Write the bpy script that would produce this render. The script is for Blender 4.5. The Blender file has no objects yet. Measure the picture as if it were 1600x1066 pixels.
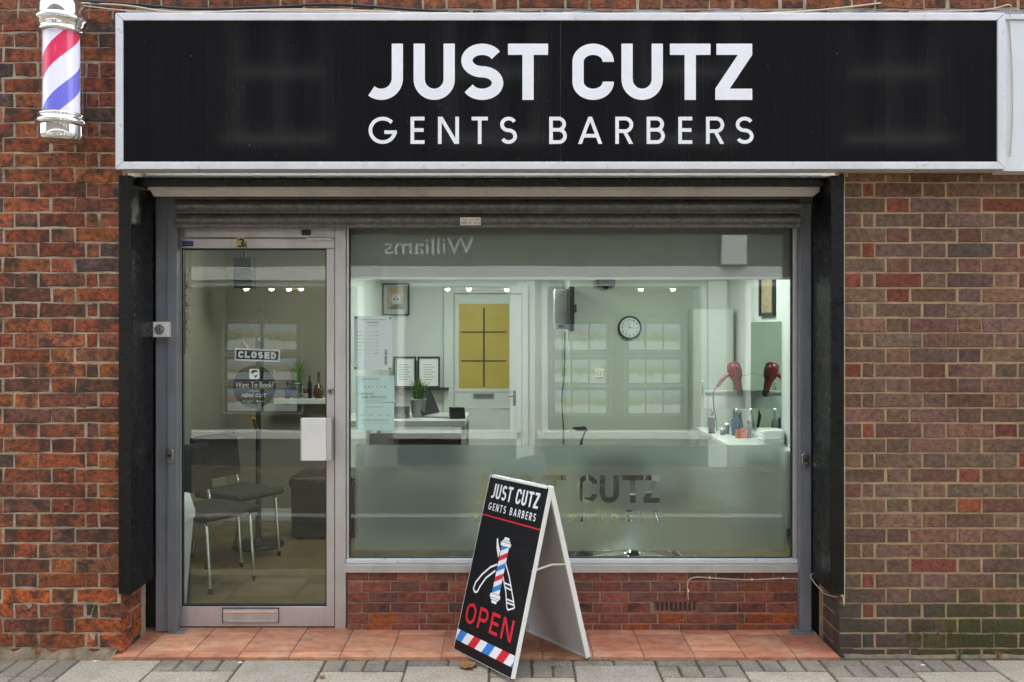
import bpy, math, random
from math import sin, cos, pi, radians
from mathutils import Matrix, Vector

# ------------------------------------------------------------------ camera, sky, sun, exposure
scene = bpy.context.scene
COL = scene.collection
D, F, H, HY = 4.4, 1377.0, 1.64, 512.0      # camera distance to the wall, focal length (1600 px wide), eye height, horizon row
cam = bpy.data.cameras.new('camera'); cam_ob = bpy.data.objects.new('camera', cam); COL.objects.link(cam_ob)
cam_ob.location = (0, -D, H); cam_ob.rotation_euler = (radians(90), 0, 0)
cam.sensor_width = 36; cam.lens = 36 * F / 1600; cam.shift_y = -(533 - HY) / 1600
cam.clip_start = 0.05; cam.clip_end = 500
scene.camera = cam_ob
world = bpy.data.worlds.new('World'); scene.world = world; world.use_nodes = True
wn = world.node_tree; wn.nodes.clear()
sky = wn.nodes.new('ShaderNodeTexSky'); sky.sky_type = 'NISHITA'; sky.sun_disc = False
sky.sun_elevation = radians(68); sky.sun_rotation = radians(15); sky.air_density = 1.0; sky.dust_density = 5.0; sky.ozone_density = 0.6
hs = wn.nodes.new('ShaderNodeHueSaturation'); hs.inputs['Saturation'].default_value = 0.42
bg = wn.nodes.new('ShaderNodeBackground'); bg.inputs['Strength'].default_value = 0.15
wo = wn.nodes.new('ShaderNodeOutputWorld')
wn.links.new(sky.outputs[0], hs.inputs['Color']); wn.links.new(hs.outputs[0], bg.inputs['Color']); wn.links.new(bg.outputs[0], wo.inputs[0])
sun = bpy.data.lights.new('sun', 'SUN'); sun.energy = 0.9; sun.angle = radians(70); sun.color = (1, 0.98, 0.95)
sun_ob = bpy.data.objects.new('sun', sun); COL.objects.link(sun_ob)
sun_ob.rotation_euler = (radians(-22), 0, radians(-15))
scene.view_settings.view_transform = 'Standard'; scene.view_settings.look = 'None'
scene.view_settings.exposure = 2.36; scene.view_settings.gamma = 1.0; scene.view_settings.use_curve_mapping = False
scene.cycles.use_denoising = True
scene.cycles.max_bounces = 8; scene.cycles.transparent_max_bounces = 24; scene.cycles.caustics_reflective = False; scene.cycles.caustics_refractive = False
rnd = random.Random(7)

def W(px, py, y):
    "world x, z of the point seen at a photo pixel if it stands at depth y"
    s = (D + y) / F
    return (px - 800) * s, H - (py - HY) * s

# ------------------------------------------------------------------ materials
def mk(name):
    m = bpy.data.materials.new(name); m.use_nodes = True
    nt = m.node_tree; nt.nodes.clear()
    out = nt.nodes.new('ShaderNodeOutputMaterial')
    return m, nt, out
def nd(nt, t, **kw):
    n = nt.nodes.new('ShaderNode' + t)
    for k, v in kw.items():
        if k.startswith('_'): setattr(n, k[1:], v)
        else:
            key = int(k[1:]) if k[0] == 'i' and k[1:].isdigit() else k.replace('__', ' ')
            s = n.inputs[key]
            if isinstance(v, bpy.types.NodeSocket): nt.links.new(v, s)
            else:
                if hasattr(s.default_value, '__len__') and not isinstance(v, str) and len(s.default_value) == 4 and len(v) == 3: v = (*v, 1)
                s.default_value = v
    return n
def noise(nt, vec, scale, detail=4, rough=0.55):
    return nd(nt, 'TexNoise', Vector=vec, Scale=scale, Detail=detail, Roughness=rough).outputs[0]
def mapr(nt, v, a, b, c=0.0, d=1.0, smooth=False):
    n = nt.nodes.new('ShaderNodeMapRange'); n.interpolation_type = 'SMOOTHSTEP' if smooth else 'LINEAR'
    nt.links.new(v, n.inputs[0])
    for i, x in enumerate((a, b, c, d)): n.inputs[i + 1].default_value = x
    return n.outputs[0]
def math_(nt, op, a, b=None):
    n = nt.nodes.new('ShaderNodeMath'); n.operation = op
    for i, v in enumerate((a, b)):
        if v is None: continue
        if isinstance(v, bpy.types.NodeSocket): nt.links.new(v, n.inputs[i])
        else: n.inputs[i].default_value = v
    return n.outputs[0]
def mixc(nt, f, a, b, mode='MIX'):
    n = nt.nodes.new('ShaderNodeMix'); n.data_type = 'RGBA'; n.blend_type = mode
    for s, v in ((n.inputs[0], f), (n.inputs[6], a), (n.inputs[7], b)):
        if isinstance(v, bpy.types.NodeSocket): nt.links.new(v, s)
        else: s.default_value = v if not hasattr(v, '__len__') else (*v[:3], 1)
    return n.outputs[2]
def wpos(nt, scale=None):
    g = nt.nodes.new('ShaderNodeNewGeometry').outputs['Position']
    if scale is None: return g
    mp = nt.nodes.new('ShaderNodeMapping'); nt.links.new(g, mp.inputs[0]); mp.inputs['Scale'].default_value = scale
    return mp.outputs[0]
MATS = {}
def pmat(name, col, rough=0.5, metal=0.0, var=0.12, vscale=6, bump=0.0, bscale=150, dirt=None, dscale=9, damt=0.5, streak=False,
         coat=0.0, emit=None, estr=0.0, spec=0.5, rvar=0.1):
    m, nt, out = mk(name)
    p = wpos(nt); c = mixc(nt, mapr(nt, noise(nt, p, vscale, 6), 0.3, 0.7), [x * (1 - var) for x in col], [min(1, x * (1 + var)) for x in col])
    if dirt:
        dp = wpos(nt, (1, 1, 0.12)) if streak else p
        f = mapr(nt, noise(nt, dp, dscale, 8, 0.65), 0.48, 0.75, 0, damt)
        c = mixc(nt, f, c, dirt)
    b = nd(nt, 'BsdfPrincipled', Base__Color=c, Metallic=metal)
    b.inputs['Specular IOR Level'].default_value = spec
    nt.links.new(mapr(nt, noise(nt, p, vscale * 3, 5), 0.3, 0.7, max(0, rough - rvar), min(1, rough + rvar)), b.inputs['Roughness'])
    if coat: b.inputs['Coat Weight'].default_value = coat; b.inputs['Coat Roughness'].default_value = 0.08
    if emit: b.inputs['Emission Color'].default_value = (*emit, 1); b.inputs['Emission Strength'].default_value = estr
    if bump:
        bn = nd(nt, 'Bump', Strength=bump, Distance=0.01); nt.links.new(noise(nt, p, bscale, 5), bn.inputs['Height']); nt.links.new(bn.outputs[0], b.inputs['Normal'])
    nt.links.new(b.outputs[0], out.inputs[0]); MATS[name] = m
    return m

def brick_mat(name, soot, smear, sootlo=0.5, smearamt=0.55, moss=False, attr=False, bump=0.9, lo=(0.34, 0.31, 0.32), hi=(1.65, 1.5, 1.3), flame=0.75):
    m, nt, out = mk(name); p = wpos(nt)
    if attr: base = nd(nt, 'Attribute', _attribute_name='tint').outputs['Color']
    else: base = nt.nodes.new('ShaderNodeObjectInfo').outputs['Color']
    c = mixc(nt, mapr(nt, noise(nt, p, 38, 8, 0.72), 0.36, 0.64), mixc(nt, 1.0, base, lo, 'MULTIPLY'), mixc(nt, 1.0, base, hi, 'MULTIPLY'))
    c = mixc(nt, mapr(nt, noise(nt, wpos(nt, (1.6, 1, 3.2)), 16, 6, 0.7), 0.52, 0.62, 0, flame), c, mixc(nt, 1.0, base, (1.5, 1.35, 1.1), 'MULTIPLY'))
    c = mixc(nt, mapr(nt, noise(nt, p, 11, 7, 0.65), sootlo, sootlo + 0.12, 0, 0.85), c, soot)
    c = mixc(nt, mapr(nt, noise(nt, wpos(nt, (1, 1, 1.8)), 23, 8, 0.7), 0.58, 0.70, 0, smearamt), c, smear)
    c = mixc(nt, mapr(nt, noise(nt, p, 170, 3, 0.6), 0.63, 0.72, 0, 0.8), c, [x * 0.5 for x in soot])
    c = mixc(nt, mapr(nt, noise(nt, p, 2.6, 6, 0.6), 0.42, 0.68, 0, 0.5), c, mixc(nt, 1.0, c, (0.42, 0.40, 0.38), 'MULTIPLY'))
    c = mixc(nt, mapr(nt, noise(nt, wpos(nt, (1, 1, 2.5)), 75, 6, 0.75), 0.60, 0.68, 0, 0.6), c, smear)
    h = math_(nt, 'ADD', noise(nt, p, 60, 8, 0.7), math_(nt, 'MULTIPLY', noise(nt, p, 260, 4), 0.45))
    rough = 0.9
    if moss:
        sx = nt.nodes.new('ShaderNodeSeparateXYZ'); nt.links.new(p, sx.inputs[0])
        a = mapr(nt, sx.outputs[2], 0.34, 0.05, 0, 1); b2 = mapr(nt, sx.outputs[0], 1.9, 2.25, 0, 1)
        n = math_(nt, 'ADD', noise(nt, p, 9, 7, 0.65), math_(nt, 'MULTIPLY', math_(nt, 'MULTIPLY', a, b2), 0.22))
        mm = math_(nt, 'MULTIPLY', mapr(nt, n, 0.53, 0.60), math_(nt, 'MULTIPLY', math_(nt, 'MINIMUM', math_(nt, 'MULTIPLY', a, 3.0), 1.0), b2))
        mm = math_(nt, 'MULTIPLY', mm, mapr(nt, noise(nt, p, 42, 8, 0.75), 0.38, 0.54, 0.2, 1))
        c = mixc(nt, mm, c, mixc(nt, mapr(nt, noise(nt, p, 90, 5, 0.7), 0.35, 0.65), (0.026, 0.036, 0.007), (0.10, 0.115, 0.018)))
        d2 = math_(nt, 'MULTIPLY', mapr(nt, sx.outputs[2], 0.6, 0.1, 0, 0.5), mapr(nt, noise(nt, p, 5, 5), 0.4, 0.6))
        c = mixc(nt, d2, c, (0.05, 0.045, 0.04))
    b = nd(nt, 'BsdfPrincipled', Base__Color=c, Roughness=rough); b.inputs['Specular IOR Level'].default_value = 0.25
    bn = nd(nt, 'Bump', Strength=bump, Distance=0.006, Height=h); nt.links.new(bn.outputs[0], b.inputs['Normal'])
    nt.links.new(b.outputs[0], out.inputs[0]); MATS[name] = m
    return m

def glass_mat(name, tint, ior, wave=0.0):
    m, nt, out = mk(name)
    lwt = nd(nt, 'LayerWeight', Blend=0.5); f0 = ((ior - 1) / (ior + 1)) ** 2
    sch = math_(nt, 'ADD', math_(nt, 'MULTIPLY', math_(nt, 'POWER', lwt.outputs['Facing'], 5.0), 1 - f0), f0); t = nd(nt, 'BsdfTransparent', Color=tint); g = nd(nt, 'BsdfGlossy', Color=(0.95, 1, 0.98), Roughness=0.0)
    if wave:
        bn = nd(nt, 'Bump', Strength=wave, Distance=0.02, Height=noise(nt, wpos(nt, (1, 1, 1.6)), 1.7, 1)); nt.links.new(bn.outputs[0], g.inputs['Normal'])
    mx = nt.nodes.new('ShaderNodeMixShader'); nt.links.new(sch, mx.inputs[0]); nt.links.new(t.outputs[0], mx.inputs[1]); nt.links.new(g.outputs[0], mx.inputs[2])
    nt.links.new(mx.outputs[0], out.inputs[0]); MATS[name] = m
    return m

def emat(name, col, s):
    m, nt, out = mk(name); e = nd(nt, 'Emission', Color=col, Strength=s); nt.links.new(e.outputs[0], out.inputs[0]); MATS[name] = m
    return m

brick_mat('old_brick', (0.055, 0.042, 0.036), (0.30, 0.24, 0.17), 0.475, 0.7)
brick_mat('old_brick_joined', (0.055, 0.042, 0.036), (0.27, 0.22, 0.16), 0.50, attr=True)
brick_mat('plum_brick', (0.075, 0.055, 0.05), (0.22, 0.17, 0.12), 0.58, 0.45, moss=True, bump=0.8, lo=(0.50, 0.47, 0.47), hi=(1.32, 1.32, 1.32), flame=0.35)
brick_mat('plum_brick_joined', (0.075, 0.055, 0.05), (0.22, 0.17, 0.12), 0.58, 0.45, moss=True, attr=True, bump=0.8, lo=(0.50, 0.47, 0.47), hi=(1.32, 1.32, 1.32), flame=0.35)
brick_mat('riser_brick', (0.05, 0.035, 0.032), (0.24, 0.12, 0.08), 0.57, 0.3, bump=0.6, lo=(0.6, 0.55, 0.55), hi=(1.3, 1.25, 1.2))
pmat('pale_mortar', (0.40, 0.335, 0.24), 0.95, var=0.3, vscale=14, bump=0.8, bscale=90, dirt=(0.10, 0.078, 0.06), dscale=4, damt=0.9)
pmat('sandy_mortar', (0.38, 0.265, 0.15), 0.95, var=0.25, vscale=14, bump=0.5, bscale=150, dirt=(0.15, 0.115, 0.08), dscale=4, damt=0.45)
pmat('grey_mortar', (0.33, 0.26, 0.20), 0.95, var=0.25, vscale=14, bump=0.6, bscale=150)
pmat('black_paint', (0.0055, 0.006, 0.0065), 0.3, spec=0.3, var=0.3, bump=0.12, bscale=40, dirt=(0.06, 0.06, 0.058), dscale=5, damt=0.05, streak=True)
pmat('grey_paint', (0.19, 0.205, 0.235), 0.45, var=0.1, bump=0.08, bscale=120, dirt=(0.07, 0.07, 0.07), dscale=7, damt=0.6, streak=True)
pmat('galvanised', (0.14, 0.137, 0.13), 0.5, metal=0.5, var=0.35, vscale=60, bump=0.15, bscale=90, dirt=(0.06, 0.055, 0.05), dscale=10, damt=0.7)
pmat('aluminium', (0.56, 0.545, 0.54), 0.42, metal=0.55, var=0.06, bump=0.02, bscale=200, dirt=(0.22, 0.20, 0.19), dscale=6, damt=0.4, streak=True)
pmat('hood_paint', (0.50, 0.45, 0.41), 0.5, var=0.1, dirt=(0.2, 0.17, 0.15), dscale=4, damt=0.5)
pmat('white_frame', (0.74, 0.76, 0.77), 0.35, metal=0.2, var=0.04, dirt=(0.42, 0.43, 0.44), dscale=5, damt=0.35, streak=True)
pmat('white_vinyl', (0.86, 0.87, 0.89), 0.45, var=0.03)
pmat('white_plastic', (0.78, 0.78, 0.75), 0.4, var=0.04, dirt=(0.5, 0.48, 0.44), dscale=12, damt=0.25)
pmat('white_panel', (0.72, 0.74, 0.76), 0.4, var=0.05, dirt=(0.45, 0.46, 0.47), dscale=3, damt=0.4, streak=True)
pmat('chrome', (0.82, 0.82, 0.83), 0.09, metal=1.0, var=0.05, rvar=0.04)
pmat('chrome_dark', (0.5, 0.5, 0.5), 0.25, metal=1.0)
pmat('lead', (0.17, 0.18, 0.20), 0.6, metal=0.3, var=0.35, vscale=10, bump=0.4, bscale=25, dirt=(0.42, 0.42, 0.43), dscale=12, damt=0.6)
pmat('cream_cable', (0.55, 0.47, 0.37), 0.6, var=0.12)
pmat('black_cable', (0.02, 0.02, 0.022), 0.6)
pmat('black_plastic', (0.012, 0.012, 0.014), 0.4, var=0.2)
pmat('black_fabric', (0.013, 0.013, 0.015), 0.9, bump=0.3, bscale=300)
pmat('charcoal_panel', (0.014, 0.018, 0.024), 0.5)
pmat('red_vinyl', (0.66, 0.012, 0.03), 0.45, var=0.05)
pmat('blue_vinyl', (0.03, 0.22, 0.65), 0.45, var=0.05)
pmat('board_black', (0.006, 0.006, 0.007), 0.38, spec=0.3, var=0.2)
pmat('blue_sticker', (0.02, 0.04, 0.3), 0.5)
pmat('navy', (0.004, 0.006, 0.018), 0.4)
pmat('yellow_print', (0.6, 0.4, 0.08), 0.5)
pmat('number_plate', (0.62, 0.47, 0.22), 0.5)
pmat('paper', (0.90, 0.91, 0.91), 0.7, var=0.02)
pmat('paper_mint', (0.68, 0.87, 0.84), 0.7, var=0.02)
pmat('ink', (0.03, 0.03, 0.035), 0.7)
pmat('ink_grey', (0.25, 0.28, 0.28), 0.7)
pmat('ink_teal', (0.2, 0.5, 0.47), 0.7)
pmat('interior_wall', (0.47, 0.53, 0.46), 0.8, var=0.05, vscale=2)
pmat('interior_white', (0.64, 0.68, 0.66), 0.6, var=0.04, vscale=2)
pmat('ceiling_white', (0.6, 0.6, 0.57), 0.8, var=0.04)
pmat('taupe_wall', (0.26, 0.25, 0.20), 0.85, var=0.06, vscale=2, bump=0.25, bscale=18)
pmat('blind_fabric', (0.30, 0.29, 0.24), 0.9, var=0.04, bump=0.15, bscale=400)
pmat('lino', (0.17, 0.125, 0.06), 0.4, var=0.2, vscale=3)
pmat('picture_mount', (0.42, 0.46, 0.45), 0.8)
pmat('art_tan', (0.30, 0.25, 0.15), 0.8, var=0.3, vscale=30)
pmat('art_dark', (0.04, 0.045, 0.05), 0.8)
pmat('art_orange', (0.45, 0.16, 0.06), 0.8)
pmat('dryer_red', (0.20, 0.014, 0.018), 0.3, var=0.1)
pmat('steel_brushed', (0.42, 0.43, 0.44), 0.35, metal=0.9, bump=0.05)
pmat('orange_plastic', (0.6, 0.13, 0.03), 0.4)
pmat('blue_plastic', (0.03, 0.09, 0.22), 0.35)
pmat('amber_glass', (0.10, 0.045, 0.015), 0.2)
pmat('leaf_green', (0.10, 0.22, 0.035), 0.55, var=0.4, vscale=40)
pmat('dry_leaf', (0.28, 0.13, 0.04), 0.7, var=0.4, vscale=60)
pmat('moss_green', (0.07, 0.09, 0.016), 0.9, var=0.5, vscale=60)
pmat('weed', (0.13, 0.16, 0.035), 0.7, var=0.4, vscale=40)
pmat('soil', (0.20, 0.155, 0.105), 0.95, var=0.4, vscale=20, bump=0.9, bscale=70, dirt=(0.05, 0.055, 0.02), dscale=8, damt=0.7)
pmat('silver_paint', (0.5, 0.51, 0.51), 0.35, metal=0.4, var=0.1)
pmat('mirror', (0.62, 0.74, 0.66), 0.02, metal=1.0, var=0.0, rvar=0.01)
pmat('asphalt', (0.06, 0.058, 0.055), 0.9, bump=0.5, bscale=150)
pmat('far_render', (0.30, 0.29, 0.26), 0.85, var=0.12, vscale=2)
pmat('far_brick', (0.085, 0.078, 0.075), 0.9, var=0.25)
pmat('far_white', (0.74, 0.75, 0.74), 0.5, var=0.05)
pmat('far_fascia', (0.12, 0.125, 0.115), 0.5)
pmat('far_dark', (0.03, 0.03, 0.03), 0.6)
pmat('road_yellow', (0.50, 0.36, 0.06), 0.8, var=0.3, vscale=30)
pmat('kerb_stone', (0.30, 0.28, 0.25), 0.9, var=0.2, bump=0.4)
pmat('pavement_joint', (0.075, 0.072, 0.045), 0.95, var=0.4, vscale=20, dirt=(0.05, 0.085, 0.012), dscale=14, damt=1.0, bump=0.8, bscale=120)
glass_mat('window_glass', (0.91, 0.955, 0.945), 1.60, 0.010)
glass_mat('door_glass', (0.92, 0.95, 0.93), 1.52, 0.028)
glass_mat('clear_glass', (0.95, 0.95, 0.95), 1.5)
emat('downlight_glow', (1.0, 0.86, 0.62), 34)
emat('ceiling_panel_glow', (1.0, 0.96, 0.86), 2)

def stone_mat(name, a, b, dirt, bumps=0.5):
    m, nt, out = mk(name); p = wpos(nt); oi = nt.nodes.new('ShaderNodeObjectInfo')
    c = mixc(nt, oi.outputs['Random'], a, b)
    c = mixc(nt, mapr(nt, noise(nt, p, 90, 6, 0.7), 0.35, 0.65), mixc(nt, 1, c, (0.62, 0.62, 0.62), 'MULTIPLY'), mixc(nt, 1, c, (1.4, 1.4, 1.4), 'MULTIPLY'))
    c = mixc(nt, mapr(nt, noise(nt, p, 7, 7, 0.65), 0.48, 0.68, 0, 0.6), c, dirt)
    c = mixc(nt, mapr(nt, noise(nt, p, 260, 2), 0.66, 0.72, 0, 0.8), c, (0.5, 0.48, 0.43))
    bs = nd(nt, 'BsdfPrincipled', Base__Color=c, Roughness=0.88)
    bn = nd(nt, 'Bump', Strength=bumps, Distance=0.004, Height=noise(nt, p, 200, 5, 0.7)); nt.links.new(bn.outputs[0], bs.inputs['Normal'])
    nt.links.new(bs.outputs[0], out.inputs[0]); MATS[name] = m
stone_mat('flagstone', (0.35, 0.31, 0.25), (0.29, 0.265, 0.22), (0.19, 0.165, 0.125))
stone_mat('block_paver', (0.25, 0.22, 0.175), (0.18, 0.165, 0.135), (0.10, 0.09, 0.07), 0.9)

def tile_mat():
    m, nt, out = mk('terracotta'); p = wpos(nt); oi = nt.nodes.new('ShaderNodeObjectInfo')
    c = mixc(nt, oi.outputs['Random'], (0.60, 0.29, 0.165), (0.41, 0.15, 0.085))
    c = mixc(nt, mapr(nt, noise(nt, wpos(nt, (1, 2.5, 1)), 9, 6, 0.65), 0.32, 0.68), mixc(nt, 1, c, (0.75, 0.7, 0.68), 'MULTIPLY'), mixc(nt, 1, c, (1.25, 1.3, 1.35), 'MULTIPLY'))
    c = mixc(nt, mapr(nt, noise(nt, p, 60, 6, 0.7), 0.6, 0.72, 0, 0.5), c, (0.14, 0.07, 0.045))
    c = mixc(nt, mapr(nt, noise(nt, p, 4, 6, 0.65), 0.48, 0.66, 0, 0.5), c, (0.58, 0.40, 0.28))
    c = mixc(nt, mapr(nt, noise(nt, p, 6.5, 7, 0.7), 0.54, 0.68, 0, 0.55), c, (0.17, 0.08, 0.05))
    b = nd(nt, 'BsdfPrincipled', Base__Color=c)
    nt.links.new(mapr(nt, noise(nt, p, 20, 5), 0.3, 0.7, 0.42, 0.7), b.inputs['Roughness'])
    bn = nd(nt, 'Bump', Strength=0.15, Distance=0.004, Height=noise(nt, p, 90, 5)); nt.links.new(bn.outputs[0], b.inputs['Normal'])
    nt.links.new(b.outputs[0], out.inputs[0]); MATS['terracotta'] = m
tile_mat()

def sign_panel_mat():
    m, nt, out = mk('sign_black'); p = wpos(nt, (1, 1, 0.01))
    n = noise(nt, p, 90, 3); c = mixc(nt, n, (0.002, 0.002, 0.003), (0.009, 0.009, 0.011))
    c = mixc(nt, mapr(nt, noise(nt, wpos(nt), 60, 2), 0.74, 0.78, 0, 0.7), c, (0.15, 0.14, 0.13))
    b = nd(nt, 'BsdfPrincipled', Base__Color=c, Roughness=0.09); b.inputs['Specular IOR Level'].default_value = 0.25
    bn = nd(nt, 'Bump', Strength=0.04, Distance=0.004, Height=n); nt.links.new(bn.outputs[0], b.inputs['Normal'])
    nt.links.new(b.outputs[0], out.inputs[0]); MATS['sign_black'] = m
sign_panel_mat()

def pole_mat():     # spiral red / white / blue print on the inner drum, lit from inside
    m, nt, out = mk('pole_stripes'); tc = nt.nodes.new('ShaderNodeTexCoord'); sx = nt.nodes.new('ShaderNodeSeparateXYZ'); nt.links.new(tc.outputs['Object'], sx.inputs[0])
    a = math_(nt, 'DIVIDE', math_(nt, 'ARCTAN2', sx.outputs[1], sx.outputs[0]), 2 * pi)
    v = math_(nt, 'FRACT', math_(nt, 'ADD', math_(nt, 'SUBTRACT', math_(nt, 'MULTIPLY', sx.outputs[2], 1 / 0.50), math_(nt, 'MULTIPLY', a, 1.0)), 0.80))
    r = nt.nodes.new('ShaderNodeValToRGB'); nt.links.new(v, r.inputs[0]); r.color_ramp.interpolation = 'CONSTANT'
    els = r.color_ramp.elements; els[0].position = 0; els[0].color = (0.78, 0.76, 0.92, 1); els[1].position = 0.27; els[1].color = (0.16, 0.15, 0.66, 1)
    for pos, col in ((0.50, (0.78, 0.76, 0.92, 1)), (0.77, (0.70, 0.025, 0.10, 1))):
        e = els.new(pos); e.color = col
    b = nd(nt, 'BsdfPrincipled', Base__Color=r.outputs[0], Roughness=0.25); nt.links.new(r.outputs[0], b.inputs['Emission Color']); b.inputs['Emission Strength'].default_value = 0.08
    nt.links.new(b.outputs[0], out.inputs[0]); MATS['pole_stripes'] = m
pole_mat()

def film_mat(x0, x1, z0, z1):   # etched film whose frosting fades out at its borders (printed that way)
    m, nt, out = mk('frosted_film'); sx = nt.nodes.new('ShaderNodeSeparateXYZ'); nt.links.new(wpos(nt), sx.inputs[0])
    f = math_(nt, 'MULTIPLY', mapr(nt, sx.outputs[2], z1, z1 - 0.012, 0, 1, True), mapr(nt, sx.outputs[2], z0, z0 + 0.015, 0, 1, True))
    f = math_(nt, 'MULTIPLY', f, math_(nt, 'MULTIPLY', mapr(nt, sx.outputs[0], x0, x0 + 0.03, 0, 1, True), mapr(nt, sx.outputs[0], x1, x1 - 0.06, 0, 1, True)))
    t = nd(nt, 'BsdfTransparent'); rf = nd(nt, 'BsdfRefraction', Color=(0.95, 1, 0.98), Roughness=0.33, IOR=1.3)
    df = nd(nt, 'BsdfDiffuse', Color=(0.58, 0.68, 0.71)); tl = nd(nt, 'BsdfTranslucent', Color=(0.75, 0.82, 0.8))
    m1 = nd(nt, 'MixShader', Fac=0.5); nt.links.new(df.outputs[0], m1.inputs[1]); nt.links.new(tl.outputs[0], m1.inputs[2])
    m2 = nd(nt, 'MixShader', Fac=0.23); nt.links.new(rf.outputs[0], m2.inputs[1]); nt.links.new(m1.outputs[0], m2.inputs[2])
    m3 = nt.nodes.new('ShaderNodeMixShader'); nt.links.new(f, m3.inputs[0]); nt.links.new(t.outputs[0], m3.inputs[1]); nt.links.new(m2.outputs[0], m3.inputs[2])
    nt.links.new(m3.outputs[0], out.inputs[0]); MATS['frosted_film'] = m

def amber_pane():
    m, nt, out = mk('amber_pane')
    c = mixc(nt, noise(nt, wpos(nt), 5, 3), (0.36, 0.27, 0.055), (0.47, 0.37, 0.09))
    b = nd(nt, 'BsdfPrincipled', Base__Color=c, Roughness=0.35); nt.links.new(c, b.inputs['Emission Color']); b.inputs['Emission Strength'].default_value = 0.03
    nt.links.new(b.outputs[0], out.inputs[0]); MATS['amber_pane'] = m
amber_pane()
def card_mat():     # backlit property cards: sky, house, lawn
    m, nt, out = mk('property_card'); tc = nt.nodes.new('ShaderNodeTexCoord'); sx = nt.nodes.new('ShaderNodeSeparateXYZ'); nt.links.new(tc.outputs['Generated'], sx.inputs[0])
    oi = nt.nodes.new('ShaderNodeObjectInfo'); p = wpos(nt)
    r = nt.nodes.new('ShaderNodeValToRGB'); nt.links.new(math_(nt, 'ADD', sx.outputs[2], math_(nt, 'MULTIPLY', math_(nt, 'SUBTRACT', noise(nt, p, 11, 5), 0.5), 0.8)), r.inputs[0]); r.color_ramp.interpolation = 'CONSTANT'
    e = r.color_ramp.elements; e[0].position = 0; e[0].color = (0.75, 0.78, 0.8, 1); e[1].position = 0.36; e[1].color = (0.2, 0.3, 0.12, 1)
    for pos, col in ((0.5, (0.42, 0.3, 0.24, 1)), (0.66, (0.5, 0.45, 0.42, 1)), (0.76, (0.42, 0.52, 0.66, 1))):
        x = e.new(pos); x.color = col
    em = nd(nt, 'Emission', Color=r.outputs[0], Strength=0.45); nt.links.new(em.outputs[0], out.inputs[0]); MATS['property_card'] = m
card_mat()
def street_mat():   # block-paved road with mossy joints
    m, nt, out = mk('block_road'); mp = wpos(nt)
    bt = nt.nodes.new('ShaderNodeTexBrick'); nt.links.new(mp, bt.inputs['Vector'])
    for k, v in (('Scale', 5.0), ('Mortar Size', 0.03), ('Brick Width', 0.5), ('Row Height', 0.5)): bt.inputs[k].default_value = v
    bt.inputs['Color1'].default_value = (0.09, 0.068, 0.05, 1); bt.inputs['Color2'].default_value = (0.06, 0.047, 0.036, 1); bt.inputs['Mortar'].default_value = (0.05, 0.075, 0.015, 1)
    b = nd(nt, 'BsdfPrincipled', Base__Color=bt.outputs[0], Roughness=0.9); nt.links.new(b.outputs[0], out.inputs[0]); MATS['block_road'] = m
street_mat()

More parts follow.
